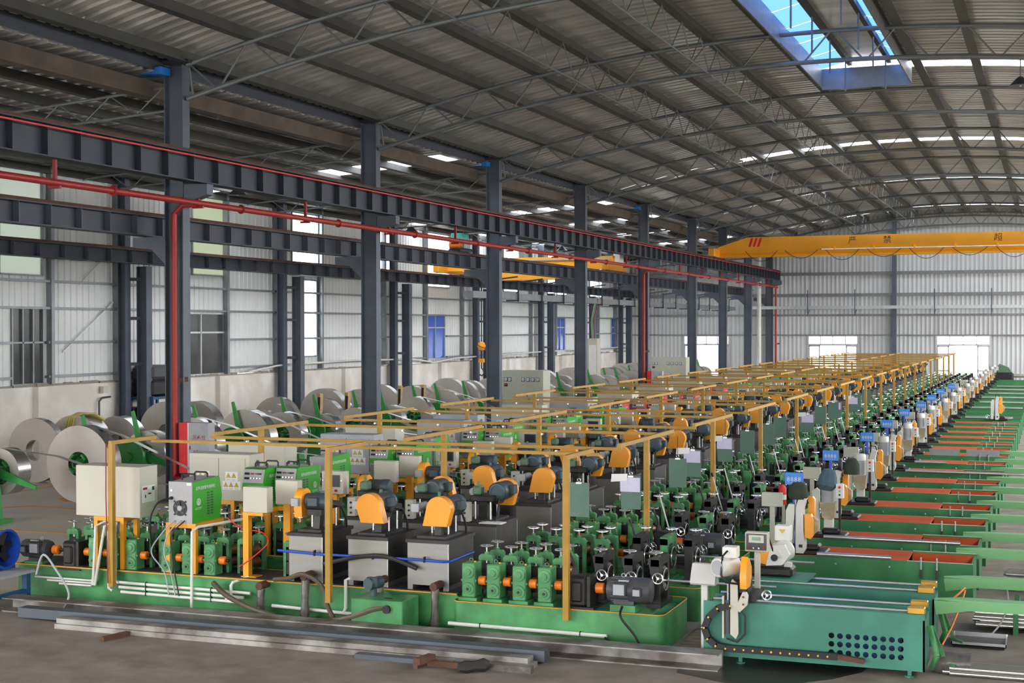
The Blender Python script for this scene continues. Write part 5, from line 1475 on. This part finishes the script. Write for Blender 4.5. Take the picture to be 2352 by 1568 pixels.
obj('lettering', G().m('oily').text('严', 0.42, (-9.85, -0.282, 8.02), (1, 0, 0), (0, 0, 1)).text('禁', 0.42, (-8.1, -0.282, 8.02), (1, 0, 0), (0, 0, 1)).text('超', 0.42, (-2.72, -0.282, 8.02), (1, 0, 0), (0, 0, 1)).text('载', 0.42, (0.6, -0.282, 8.02), (1, 0, 0), (0, 0, 1)), cr)
obj('cable_rail', g('white').cyl((-11.2, -0.33, 7.74), (6.8, -0.33, 7.74), 0.03, None, 8), cr)
for i in range(9):
    x = -15.2 + i * 2.1
    sag = 0.55 if i % 2 == 0 else 0.42
    obj('festoon_cable', g('rubber').tube([(x + 1.7 * t / 8, -0.33, 7.72 - sag * (1 - (t / 4 - 1) ** 2)) for t in range(9)], 0.016, 5), cr)
for i in range(8): obj('rail_bracket', g('crane_yellow').box(-10.6 + i * 2.0, -10.5 + i * 2.0, -0.36, -0.1, 7.72, 7.88), cr)
c2 = empty('overhead_crane', (0, 60.6, 0))
props(c2, 'smaller yellow overhead crane bridging the side aisle', 'crane')
g2 = g('crane_yellow')
s0 = [(-0.18, 6.85), (0.18, 6.85), (0.18, 6.28), (-0.18, 6.28)]
s1 = [(-0.18, 6.85), (0.18, 6.85), (0.18, 5.84), (-0.18, 5.84)]
girder(g2, [-26.1, -25.3, -23.8, -20.5, -19.0, -18.1], [s0, s0, s1, s1, s0, s0])
obj('girder', g2, c2)
for x in (-26.15, -18.15): obj('end_carriage', g('crane_yellow').cbox(x - 0.14, x + 0.14, -1.2, 1.8, 6.2, 6.6, 0.02).m('oily').cyl((x - 0.12, -0.9, 6.28), (x + 0.12, -0.9, 6.28), 0.1, None, 12), c2)
obj('drive_box', g('white').box(-18.3, -18.0, 0.6, 1.2, 6.6, 7.0), c2)
obj('cable_rail', g('aluminium').box(-26, -18.2, -0.24, -0.2, 6.7, 6.76), c2)
hk = empty('hoist_hook', (-24.4, 60.6, 0))
props(hk, 'orange hoist hook block hanging on its rope in the aisle', 'hook')
obj('rope', g('oily').cyl((0, 0, 3.05), (0, 0, 6.25), 0.03, None, 6), hk)
obj('sheave_block', g('hood_yellow').lathe([(0.0, -0.22), (0.14, -0.16), (0.2, 0.0), (0.14, 0.16), (0.0, 0.22)], (0, 0, 2.85), (0, 0, 1), 14).m('black').ring((0, 0, 2.85), (0.5, 0, 1), 0.2, 0.015, 14, 5), hk)
obj('swivel', g('oily').cyl((0, 0, 2.2), (0, 0, 2.65), 0.06, None, 8).m('hood_yellow').box(-0.12, 0.12, -0.08, 0.08, 2.1, 2.28), hk)
obj('hook', g('oily').tube([(0, 0, 2.1), (0.0, 0, 1.85), (0.1, 0, 1.75), (0.12, 0, 1.6), (0.02, 0, 1.5), (-0.1, 0, 1.55)], 0.035, 6), hk)
tr = empty('toolbox', (-18.15, 43.2, 6.18))
props(tr, 'turquoise toolbox and rags lying on the lower crane beam', 'toolbox')
obj('box', g('turquoise').cbox(-0.2, 0.2, -0.3, 0.3, 0.3, 0.6, 0.02), tr)
obj('rag', g('cloth_blue').cbox(-0.25, 0.2, -0.4, 0.7, 0.0, 0.12, 0.05).m('orange').cbox(-0.2, 0.2, -0.5, -0.2, 0.1, 0.3, 0.05), tr)

# lamps
for i, (x, y, z, top) in enumerate(((-22, 35.8, 7.55, 8.75), (-22, 47.75, 7.2, 8.75), (-22, 65.0, 7.4, 8.75), (-22, 86.0, 7.5, 8.75), (-0.75, 38.0, 9.75, 10.5))):
    e = empty('pendant_lamp', (x, y, z))
    props(e, ('high bay pendant lamp in the aisle roof, %s from the front' % ordn(i + 1)) if i < 4 else 'high bay pendant lamp under the arched roof beside the ridge skylight', 'lamp', 'high bay lamps')
    obj('shade', g('motor_grey').lathe([(0.05, 0.2), (0.1, 0.16), (0.28, -0.02), (0.26, -0.02)], (0, 0, 0), (0, 0, 1), 18), e)
    obj('bulb', g('lamp_white').lathe([(0.0, -0.05), (0.05, 0.0), (0.05, 0.12)], (0, 0, 0), (0, 0, 1), 10), e)
    obj('rod', g('truss').cyl((0, 0, 0.2), (0, 0, top - z), 0.015, None, 6), e)
for i, k_ in enumerate((0, 2, 4)):
    y = COLY[k_]
    e = empty('flood_lamp', (-17.75, y - 0.25, 9.02))
    props(e, 'blue flood lamp box at the top of the %s column' % ordn(k_ + 1), 'lamp', 'blue flood lamps')
    obj('case', g('blue_bright').prism([(-0.35, 0.02), (0.3, 0.0), (0.3, 0.16), (-0.3, 0.1)], 'y', -0.2, 0.15), e)
    obj('reflector', g('white').box(-0.34, 0.0, -0.16, 0.12, 0.1, 0.115), e)
    obj('bracket', g('slate').box(0.1, 0.2, -0.05, 0.3, 0.02, 0.1), e)

# ================================================================== NEAREST LINE: PIPES, HOSES, TANK
def pv(label, runs, clips=(), rad=0.02):
    e = empty('plastic_pipe', (0, 0, 0))
    props(e, label, 'pipe', 'white pipes on the nearest bed')
    for r in runs: obj('pipe', g('pvc').tube(r, rad, 8), e)
    for x, y, z in clips: obj('clip', g('black').ring((x, y, z), (1, 0, 0), 0.028, 0.006, 10, 4), e)
Y0 = 15.93
for i, z in enumerate((0.315, 0.253, 0.19)):
    pv('white plastic pipe along the bed below the welding machine, %s of three from top' % ordn(i + 1), [[(-11.66 + 0.03 * i, Y0, z), (-9.62 - 0.1 * i, Y0, z - 0.02)]], [(-11.2, Y0, z), (-10.2, Y0, z - 0.01)])
    pv('white plastic pipe at the coil end of the nearest bed, %s of three' % ordn(i + 1), [[(-13.0 + 0.2 * i, Y0, 0.31 - 0.035 * i), (-12.08, Y0, 0.31 - 0.035 * i), (-12.05, Y0, 0.33)]], (), 0.014)
for i, (x, zb_, zt_) in enumerate(((-11.78, 0.2, 0.98), (-11.73, 0.27, 1.08), (-11.68, 0.31, 1.06))):
    pv('white upright pipe in front of the cabinet stand, %s of three' % ordn(i + 1), [[(x + 0.05, Y0 - 0.01, zb_), (x, Y0 - 0.02, zb_ + 0.03), (x, Y0 - 0.02, zt_), (x - 0.03, Y0 + 0.05, zt_ + 0.03)]])
for i, (xa, xb) in enumerate(((-12.05, -12.0), (-12.02, -11.86))):
    pv('thin white pipe rising slanted to the electric cabinet, %s of two' % ordn(i + 1), [[(xa, Y0, 0.25), (xb, Y0, 1.05), (xb + 0.08, Y0 + 0.1, 1.1)]])
pv('white pipe dropping from the welding machine stand to the floor', [[(-10.05, 16.5, 1.16), (-10.44, 15.98, 1.1), (-10.47, 15.9, 1.05), (-10.47, 15.88, 0.05)]])
pv('white elbow pipe beside the junction box post', [[(-9.75, 16.1, 0.47), (-9.88, 15.93, 0.42), (-9.9, 15.92, 0.38), (-9.9, 15.92, 0.22), (-9.98, 15.92, 0.2)]])
pv('white pipe along the bed behind the green tank', [[(-9.3, Y0, 0.16), (-7.6, Y0, 0.12)], [(-8.28, Y0, 0.14), (-8.25, Y0, 0.2), (-8.25, Y0, 0.55), (-8.18, Y0, 0.58)]], (), 0.022)
pv('white pipe running along the front of the nearest oil tray', [[(-6.76, 15.71, 0.16), (-4.78, 15.71, 0.15)]], [(-6.35, 15.71, 0.16), (-5.1, 15.71, 0.155)], 0.024)
e = empty('blue_water_pipe', (0, 0, 0))
props(e, 'blue pipe strung across the three nearest grinding cabinets', 'pipe')
obj('pipe', g('blue').tube([(-9.25, 15.99, 0.86), (-8.6, 15.99, 0.84), (-7.6, 15.99, 0.85), (-6.95, 15.99, 0.84), (-6.88, 16.05, 0.84), (-6.86, 16.75, 0.85)], 0.016, 8), e)
for x in (-8.72, -7.9, -7.2): obj('tie', g('black').box(x - 0.006, x + 0.006, 15.96, 16.02, 0.82, 0.89), e)
def hose(name, m_, pts, r, label):
    q, P_ = g(m_), [Vector(p) for p in pts]
    out = []
    for i in range(len(P_) - 1):
        p0, p1, p2, p3 = P_[max(i - 1, 0)], P_[i], P_[i + 1], P_[min(i + 2, len(P_) - 1)]
        for s_ in range(6):
            t = s_ / 6
            out.append(0.5 * ((2 * p1) + (-p0 + p2) * t + (2 * p0 - 5 * p1 + 4 * p2 - p3) * t * t + (-p0 + 3 * p1 - 3 * p2 + p3) * t ** 3))
    out.append(P_[-1])
    return props(obj(name, q.tube(out, r, 8)), label, 'hose')
hose('suction_hose', 'hose_brown', [(-10.15, 15.9, 0.4), (-9.8, 15.7, 0.28), (-9.2, 15.5, 0.16), (-8.5, 15.42, 0.1), (-7.95, 15.38, 0.2), (-7.6, 15.36, 0.33), (-7.42, 15.38, 0.36)], 0.035, 'thick brown hose sagging from the bed to the green tank')
hose('drain_hose', 'hose_brown', [(-9.25, 15.9, 0.5), (-8.98, 15.8, 0.55), (-8.75, 15.75, 0.62), (-8.5, 15.75, 0.5), (-8.38, 15.7, 0.25), (-8.2, 15.6, 0.06)], 0.03, 'brown hose arching over the wrapped drain of the first grinder')
hose('cooling_hose', 'rubber', [(-8.6, 16.0, 0.72), (-8.1, 15.98, 0.84), (-7.7, 15.98, 0.86), (-7.3, 15.98, 0.74)], 0.028, 'dark hose draped across the middle grinding cabinet')
hose('motor_cable', 'black', [(-4.6, 15.72, 0.5), (-4.58, 15.6, 0.4), (-4.42, 15.62, 0.2), (-4.38, 15.64, 0.06), (-4.6, 15.66, 0.04), (-4.8, 15.69, 0.14)], 0.014, 'black cable hanging from the nearest big motor')
hose('clear_hose', 'label_grey', [(-12.55, 15.4, 0.45), (-12.42, 15.38, 0.72), (-12.2, 15.35, 0.55), (-11.95, 15.3, 0.25), (-12.0, 15.2, 0.02)], 0.015, 'clear hose looping down beside the blue bench')
hose('red_wire', 'red', [(-10.2, 16.3, 1.2), (-9.9, 16.2, 1.08), (-9.55, 16.1, 1.06), (-9.4, 16.0, 0.95), (-9.6, 15.95, 0.75), (-9.8, 15.95, 0.62)], 0.008, 'thin red wire hanging below the junction box')
hose('welder_cable', 'black', [(-10.87, 15.98, 1.46), (-11.0, 15.9, 1.4), (-11.08, 15.85, 1.2), (-11.1, 15.9, 0.9), (-11.15, 16.05, 0.6)], 0.014, 'black power cable drooping from the back of the nearest welding machine')
for i_, (dx_, m_) in enumerate(((0.0, 'label_grey'), (0.06, 'rubber'), (-0.1, 'label_grey'))):
    hose('welder_lead', m_, [(-10.72 + dx_, 16.02, 1.17), (-10.85 + dx_, 15.92, 1.0), (-10.9 + dx_ * 2, 15.9, 0.75), (-10.8 + dx_, 15.9, 0.5), (-10.72 + dx_, 15.88, 0.2)], 0.009, 'thin lead hanging below the nearest welding machine, %s of three' % ordn(i_ + 1))
for i, (x, z1) in enumerate(((-9.42, 0.46), (-8.78, 0.62), (-7.75, 0.62), (-7.0, 0.6))):
    q = g('wrap').lathe([(0.05, 0), (0.06, 0.1), (0.045, 0.25), (0.055, z1 - 0.12), (0.035, z1 - 0.08)], (x, 15.84, 0.02), (0.0, 0.05, 1), 9)
    e = empty('wrapped_drain', (0, 0, 0))
    props(e, 'plastic wrapped drain pipe on the front of the bed, %s from the coil end' % ordn(i + 1), 'drain pipe', 'wrapped drains')
    obj('sleeve', q, e)
    obj('outlet', g('rust').cyl((x, 16.02, z1 - 0.04), (x, 15.8, z1 - 0.04), 0.05, None, 10), e)
e = empty('coolant_tank', (-7.5, 15.4, 0))
props(e, 'green coolant tank standing in front of the grinding cabinets', 'tank')
obj('tank', g('bed_green').cbox(-0.38, 0.3, -0.05, 0.42, 0.04, 0.45, 0.008), e)
obj('filler_hole', g('black').box(0.0, 0.1, 0.06, 0.12, 0.449, 0.453), e)
obj('inlet', g('oily').cyl((0.1, -0.09, 0.35), (0.1, -0.04, 0.35), 0.05, None, 12), e)
obj('pump_motor', g('motor_blue').cyl((-0.2, 0.2, 0.45), (-0.2, 0.2, 0.56), 0.045, None, 10).cyl((-0.23, 0.1, 0.6), (-0.17, 0.32, 0.6), 0.075, None, 14).cbox(-0.27, -0.12, 0.13, 0.2, 0.56, 0.68, 0.01), e)

# ---- steel sections lying on the floor in front
def section(label, poly, x0, x1, m_='channel_steel'):
    return props(obj('steel_section', g(m_).prism(poly, 'x', x0, x1)), label, 'steel section', 'steel sections on the floor')
section('long pale aluminium coloured channel lying against the nearest bed', [(15.08, 0.0), (15.36, 0.0), (15.36, 0.18), (15.08, 0.18), (15.08, 0.165), (15.3, 0.16), (15.3, 0.02), (15.08, 0.015)], -12.85, -3.35)
section('dark steel box section on the floor in front of the long channel', [(14.74, 0.03), (14.92, 0.03), (14.92, 0.15), (14.74, 0.15)], -12.3, -5.2, 'channel_blue')
section('grey steel section stacked on the front pile, upper of two', [(14.48, 0.06), (14.66, 0.06), (14.66, 0.12), (14.48, 0.12)], -11.5, -5.3)
section('grey steel section stacked on the front pile, lower of two', [(14.44, 0.0), (14.66, 0.0), (14.66, 0.058), (14.44, 0.058)], -11.5, -5.25)
section('plastic wrapped square tube at the front edge of the pile', [(14.3, 0.0), (14.4, 0.0), (14.4, 0.07), (14.3, 0.07)], -6.1, -5.2, 'wrap')
section('blue grey flat bar poking out below the front pile', [(14.3, 0.0), (14.42, 0.0), (14.42, 0.05), (14.3, 0.05)], -7.3, -6.5, 'channel_blue')
for i, (a, b) in enumerate(((( -10.5, 14.05), (-10.22, 15.35)), ((-6.46, 14.1), (-6.3, 15.0)))):
    b = (b[0] - (b[0] - a[0]) * 0.63, b[1] - (b[1] - a[1]) * 0.63)
    q = g('rust').bar((a[0], a[1], 0.025), (b[0], b[1], 0.025), 0.06, 0.05)
    props(obj('steel_skid', q), 'rusty square bar poking out below the front steel pile at its %s end' % ('coil', 'saw')[i], 'bar', 'skids under the steel pile')
q = g('rust').bar((-6.4, 14.0, 0.1), (-6.34, 14.28, 0.1), 0.09, 0.07).bar((-6.35, 14.2, 0.05), (-5.85, 14.2, 0.05), 0.05, 0.06)
props(obj('rusty_bracket', q), 'rusty angle bracket lying in front of the steel pile', 'bracket')
q = g('rubber').lathe([(0.0, 0), (0.05, 0.02), (0.07, 0.1), (0.055, 0.2), (0.075, 0.3), (0.04, 0.36)], (-5.95, 14.05, 0.06), (0.8, 0.55, 0.05), 9)
props(obj('rag_bundle', q), 'grey rolled rag bundle lying by the wrapped tube', 'rag')
# duckboard between bed and saw
e = empty('duckboard', (0, 0, 0))
props(e, 'worn slatted duckboard on the floor between the beds and the saws', 'duckboard')
for i in range(16):
    obj('slat', g('duckboard').box(-4.02 + 0.0 * i, -3.45, 15.95 + 0.17 * i, 16.09 + 0.17 * i, 0.02, 0.04), e)
for x in (-3.95, -3.55): obj('bearer', g('duckboard').box(x - 0.03, x + 0.03, 15.95, 18.65, 0.0, 0.02), e)
# cable chain on the teal table
e = empty('cable_chain', (0, 15.42, 0))
props(e, 'black cable drag chain with yellow pins looping under the teal table', 'cable chain')
pts = [(-3.28, 0.66), (-3.42, 0.62), (-3.52, 0.52), (-3.57, 0.4), (-3.53, 0.28), (-3.44, 0.21)] + [(-3.33 + 0.1 * i, 0.19 - 0.0 * i) for i in range(13)]
for i, (a, b) in enumerate(zip(pts[:-1], pts[1:])):
    l = obj('chain_link', g('black').bar((a[0], 0, a[1]), (b[0], 0, b[1]), 0.07, 0.06, (0, 1, 0)), e)
    obj('pin', g('warn_yellow').cyl((a[0], -0.042, a[1]), (a[0], -0.034, a[1]), 0.011, None, 8), l)
obj('chain_end', g('rust').bar((-2.13, 0, 0.19), (-1.85, 0, 0.16), 0.05, 0.05), e)

# fan and bench at the coil end
e = empty('drum_fan', (-13.35, 15.55, 0.45))
props(e, 'blue drum fan standing on the blue steel bench at the coil end', 'fan')
obj('drum', g('blue').lathe([(0.26, 0.0), (0.27, 0.02), (0.25, 0.06), (0.25, 0.26), (0.27, 0.3), (0.24, 0.3), (0.24, 0.02)], (-0.1, 0, 0.28), (1, 0, 0), 24), e)
bl = g('black')
for i in range(6):
    t = pi / 3 * i
    bl.bar((0.05, 0.04 * math.cos(t), 0.28 + 0.04 * math.sin(t)), (0.08, 0.22 * math.cos(t + 0.2), 0.28 + 0.22 * math.sin(t + 0.2)), 0.02, 0.1)
obj('fan_blade', bl.cyl((0.0, 0, 0.28), (0.14, 0, 0.28), 0.05, None, 12), e)
obj('foot', g('blue_paint').box(-0.05, 0.15, -0.22, 0.22, 0.0, 0.05), e)
e = empty('steel_bench', (-13.2, 15.35, 0))
props(e, 'low blue steel bench at the coil end of the nearest line', 'bench')
obj('top', g('label_grey').box(-0.9, 0.35, -0.35, 0.4, 0.41, 0.45), e)
for x in (-0.8, 0.28):
    for y in (-0.3, 0.3): obj('leg', g('blue_paint').box(x - 0.04, x + 0.04, y - 0.04, y + 0.04, 0.0, 0.41), e)
obj('stretcher', g('blue_paint').box(0.25, 0.31, -0.3, 0.3, 0.15, 0.2).box(-0.8, 0.28, -0.33, -0.27, 0.15, 0.2), e)

# ================================================================== RIGHT FLOOR: TUBE BUNDLES AND TRAYS
tm = g('tube_steel').cyl((0, 0, 0), (6.2, 0, 0), 0.026, None, 10).mesh('steel_tube')
def bundle(x, y, z, rows, label, group):
    for j, n in enumerate(rows):
        for i in range(n):
            props(mesh_obj('steel_tube', tm, None, (x + random.uniform(-0.04, 0.06), y + 0.054 * (i - n / 2) , z + 0.028 + 0.047 * j)), label, 'tube', group)
def cradle(x0, x1, y, w, z, label):
    q = g('table_green')
    e = props(empty('tube_cradle', (0, y, 0)), label, 'cradle', 'tube cradles')
    for x in (x0, x1): obj('support', g('table_green').box(x - 0.03, x + 0.03, -w, w, 0, z).box(x - 0.03, x + 0.03, -w - 0.03, -w, 0, z + 0.3).box(x - 0.03, x + 0.03, w, w + 0.03, 0, z + 0.3), e)
cradle(-0.4, 3.5, 18.5, 0.36, 0.06, 'green steel cradle under the nearest tall tube bundle')
bundle(-0.86, 18.5, 0.06, (11, 10, 11, 10, 9), 'polished tube in the tall bundle beyond the teal tables', 'tubes in the tall bundle')
cradle(-0.2, 3.5, 21.4, 0.3, 0.06, 'green steel cradle under the second tube bundle')
bundle(-0.6, 21.4, 0.06, (9, 8, 9, 8), 'polished tube in the second bundle, farther from the camera', 'tubes in the second bundle')
bundle(-0.75, 19.35, 0.0, (3,), 'polished tube lying loose behind the tall bundle', 'loose tubes on the floor')
bundle(-1.05, 15.95, 0.0, (6, 5), 'wrapped polished tube at the bottom corner of the floor', 'wrapped tubes')
q = g('wrap').lathe([(0.0, 0), (0.11, 0.01), (0.13, 0.1), (0.12, 0.3), (0.14, 0.38)], (-1.18, 15.93, 0.1), (1, 0, 0), 12)
props(obj('plastic_wrapping', q), 'crumpled clear plastic wrapping around the ends of the corner tubes', 'wrapping')
for i, (x, y) in enumerate(((-0.78, 17.45), (-0.1, 19.9))):
    e = props(empty('drip_tray', (x, y, 0)), '%s shallow metal drip tray on the floor beside the tubes' % ('nearer', 'farther')[i], 'tray', 'drip trays')
    obj('pan', g('dark_plate').box(-0.3, 0.3, -0.25, 0.25, 0.03, 0.04), e)
    obj('rim', g('chrome').box(-0.3, 0.3, 0.24, 0.25, 0.03, 0.09).box(-0.3, 0.3, -0.25, -0.24, 0.03, 0.07).box(-0.3, -0.29, -0.25, 0.25, 0.03, 0.08).box(0.29, 0.3, -0.25, 0.25, 0.03, 0.08), e)
    obj('foot', g('oily').box(-0.28, 0.28, -0.2, 0.2, 0.0, 0.03), e)
hose('air_hose', 'orange', [(-1.15, 17.0, 0.5), (-1.0, 17.2, 0.62), (-0.95, 17.6, 0.6), (-1.05, 17.1, 0.3), (-1.15, 16.7, 0.12)], 0.012, 'orange air hose looped at the end of the teal tables')
hose('air_hose', 'label_grey', [(-0.75, 18.3, 0.6), (-0.55, 18.4, 0.6), (-0.5, 18.2, 0.3), (-0.7, 17.8, 0.03), (-1.1, 17.4, 0.03)], 0.012, 'pale air hose curling on the floor beyond the teal tables')
# fire extinguisher by the saws
e = empty('fire_extinguisher', (-4.05, 23.0, 0.85))
props(e, 'small red fire extinguisher standing among the straightening heads', 'extinguisher')
obj('cylinder', g('red').lathe([(0.06, 0), (0.065, 0.02), (0.065, 0.26), (0.03, 0.32)], (0, 0, 0), (0, 0, 1), 14), e)
obj('bracket_post', g('beige').box(-0.02, 0.02, 0.06, 0.1, -0.85, 0.2), e)
obj('valve', g('black').box(-0.02, 0.05, -0.015, 0.015, 0.32, 0.37), e)
obj('label_band', g('white').lathe([(0.0655, 0.08), (0.0655, 0.16)], (0, 0, 0), (0, 0, 1), 14), e)
# paper stack on the cabinet
props(obj('paper_sheets', g('paper').box(-0.16, 0.16, -0.1, 0.1, 0, 0.012).bar((-0.1, 0.02, 0.016), (0.16, -0.03, 0.016), 0.16, 0.006), None, (-6.98, 17.72, 1.09)), 'white papers lying on the grinding cabinet of the second line', 'papers')
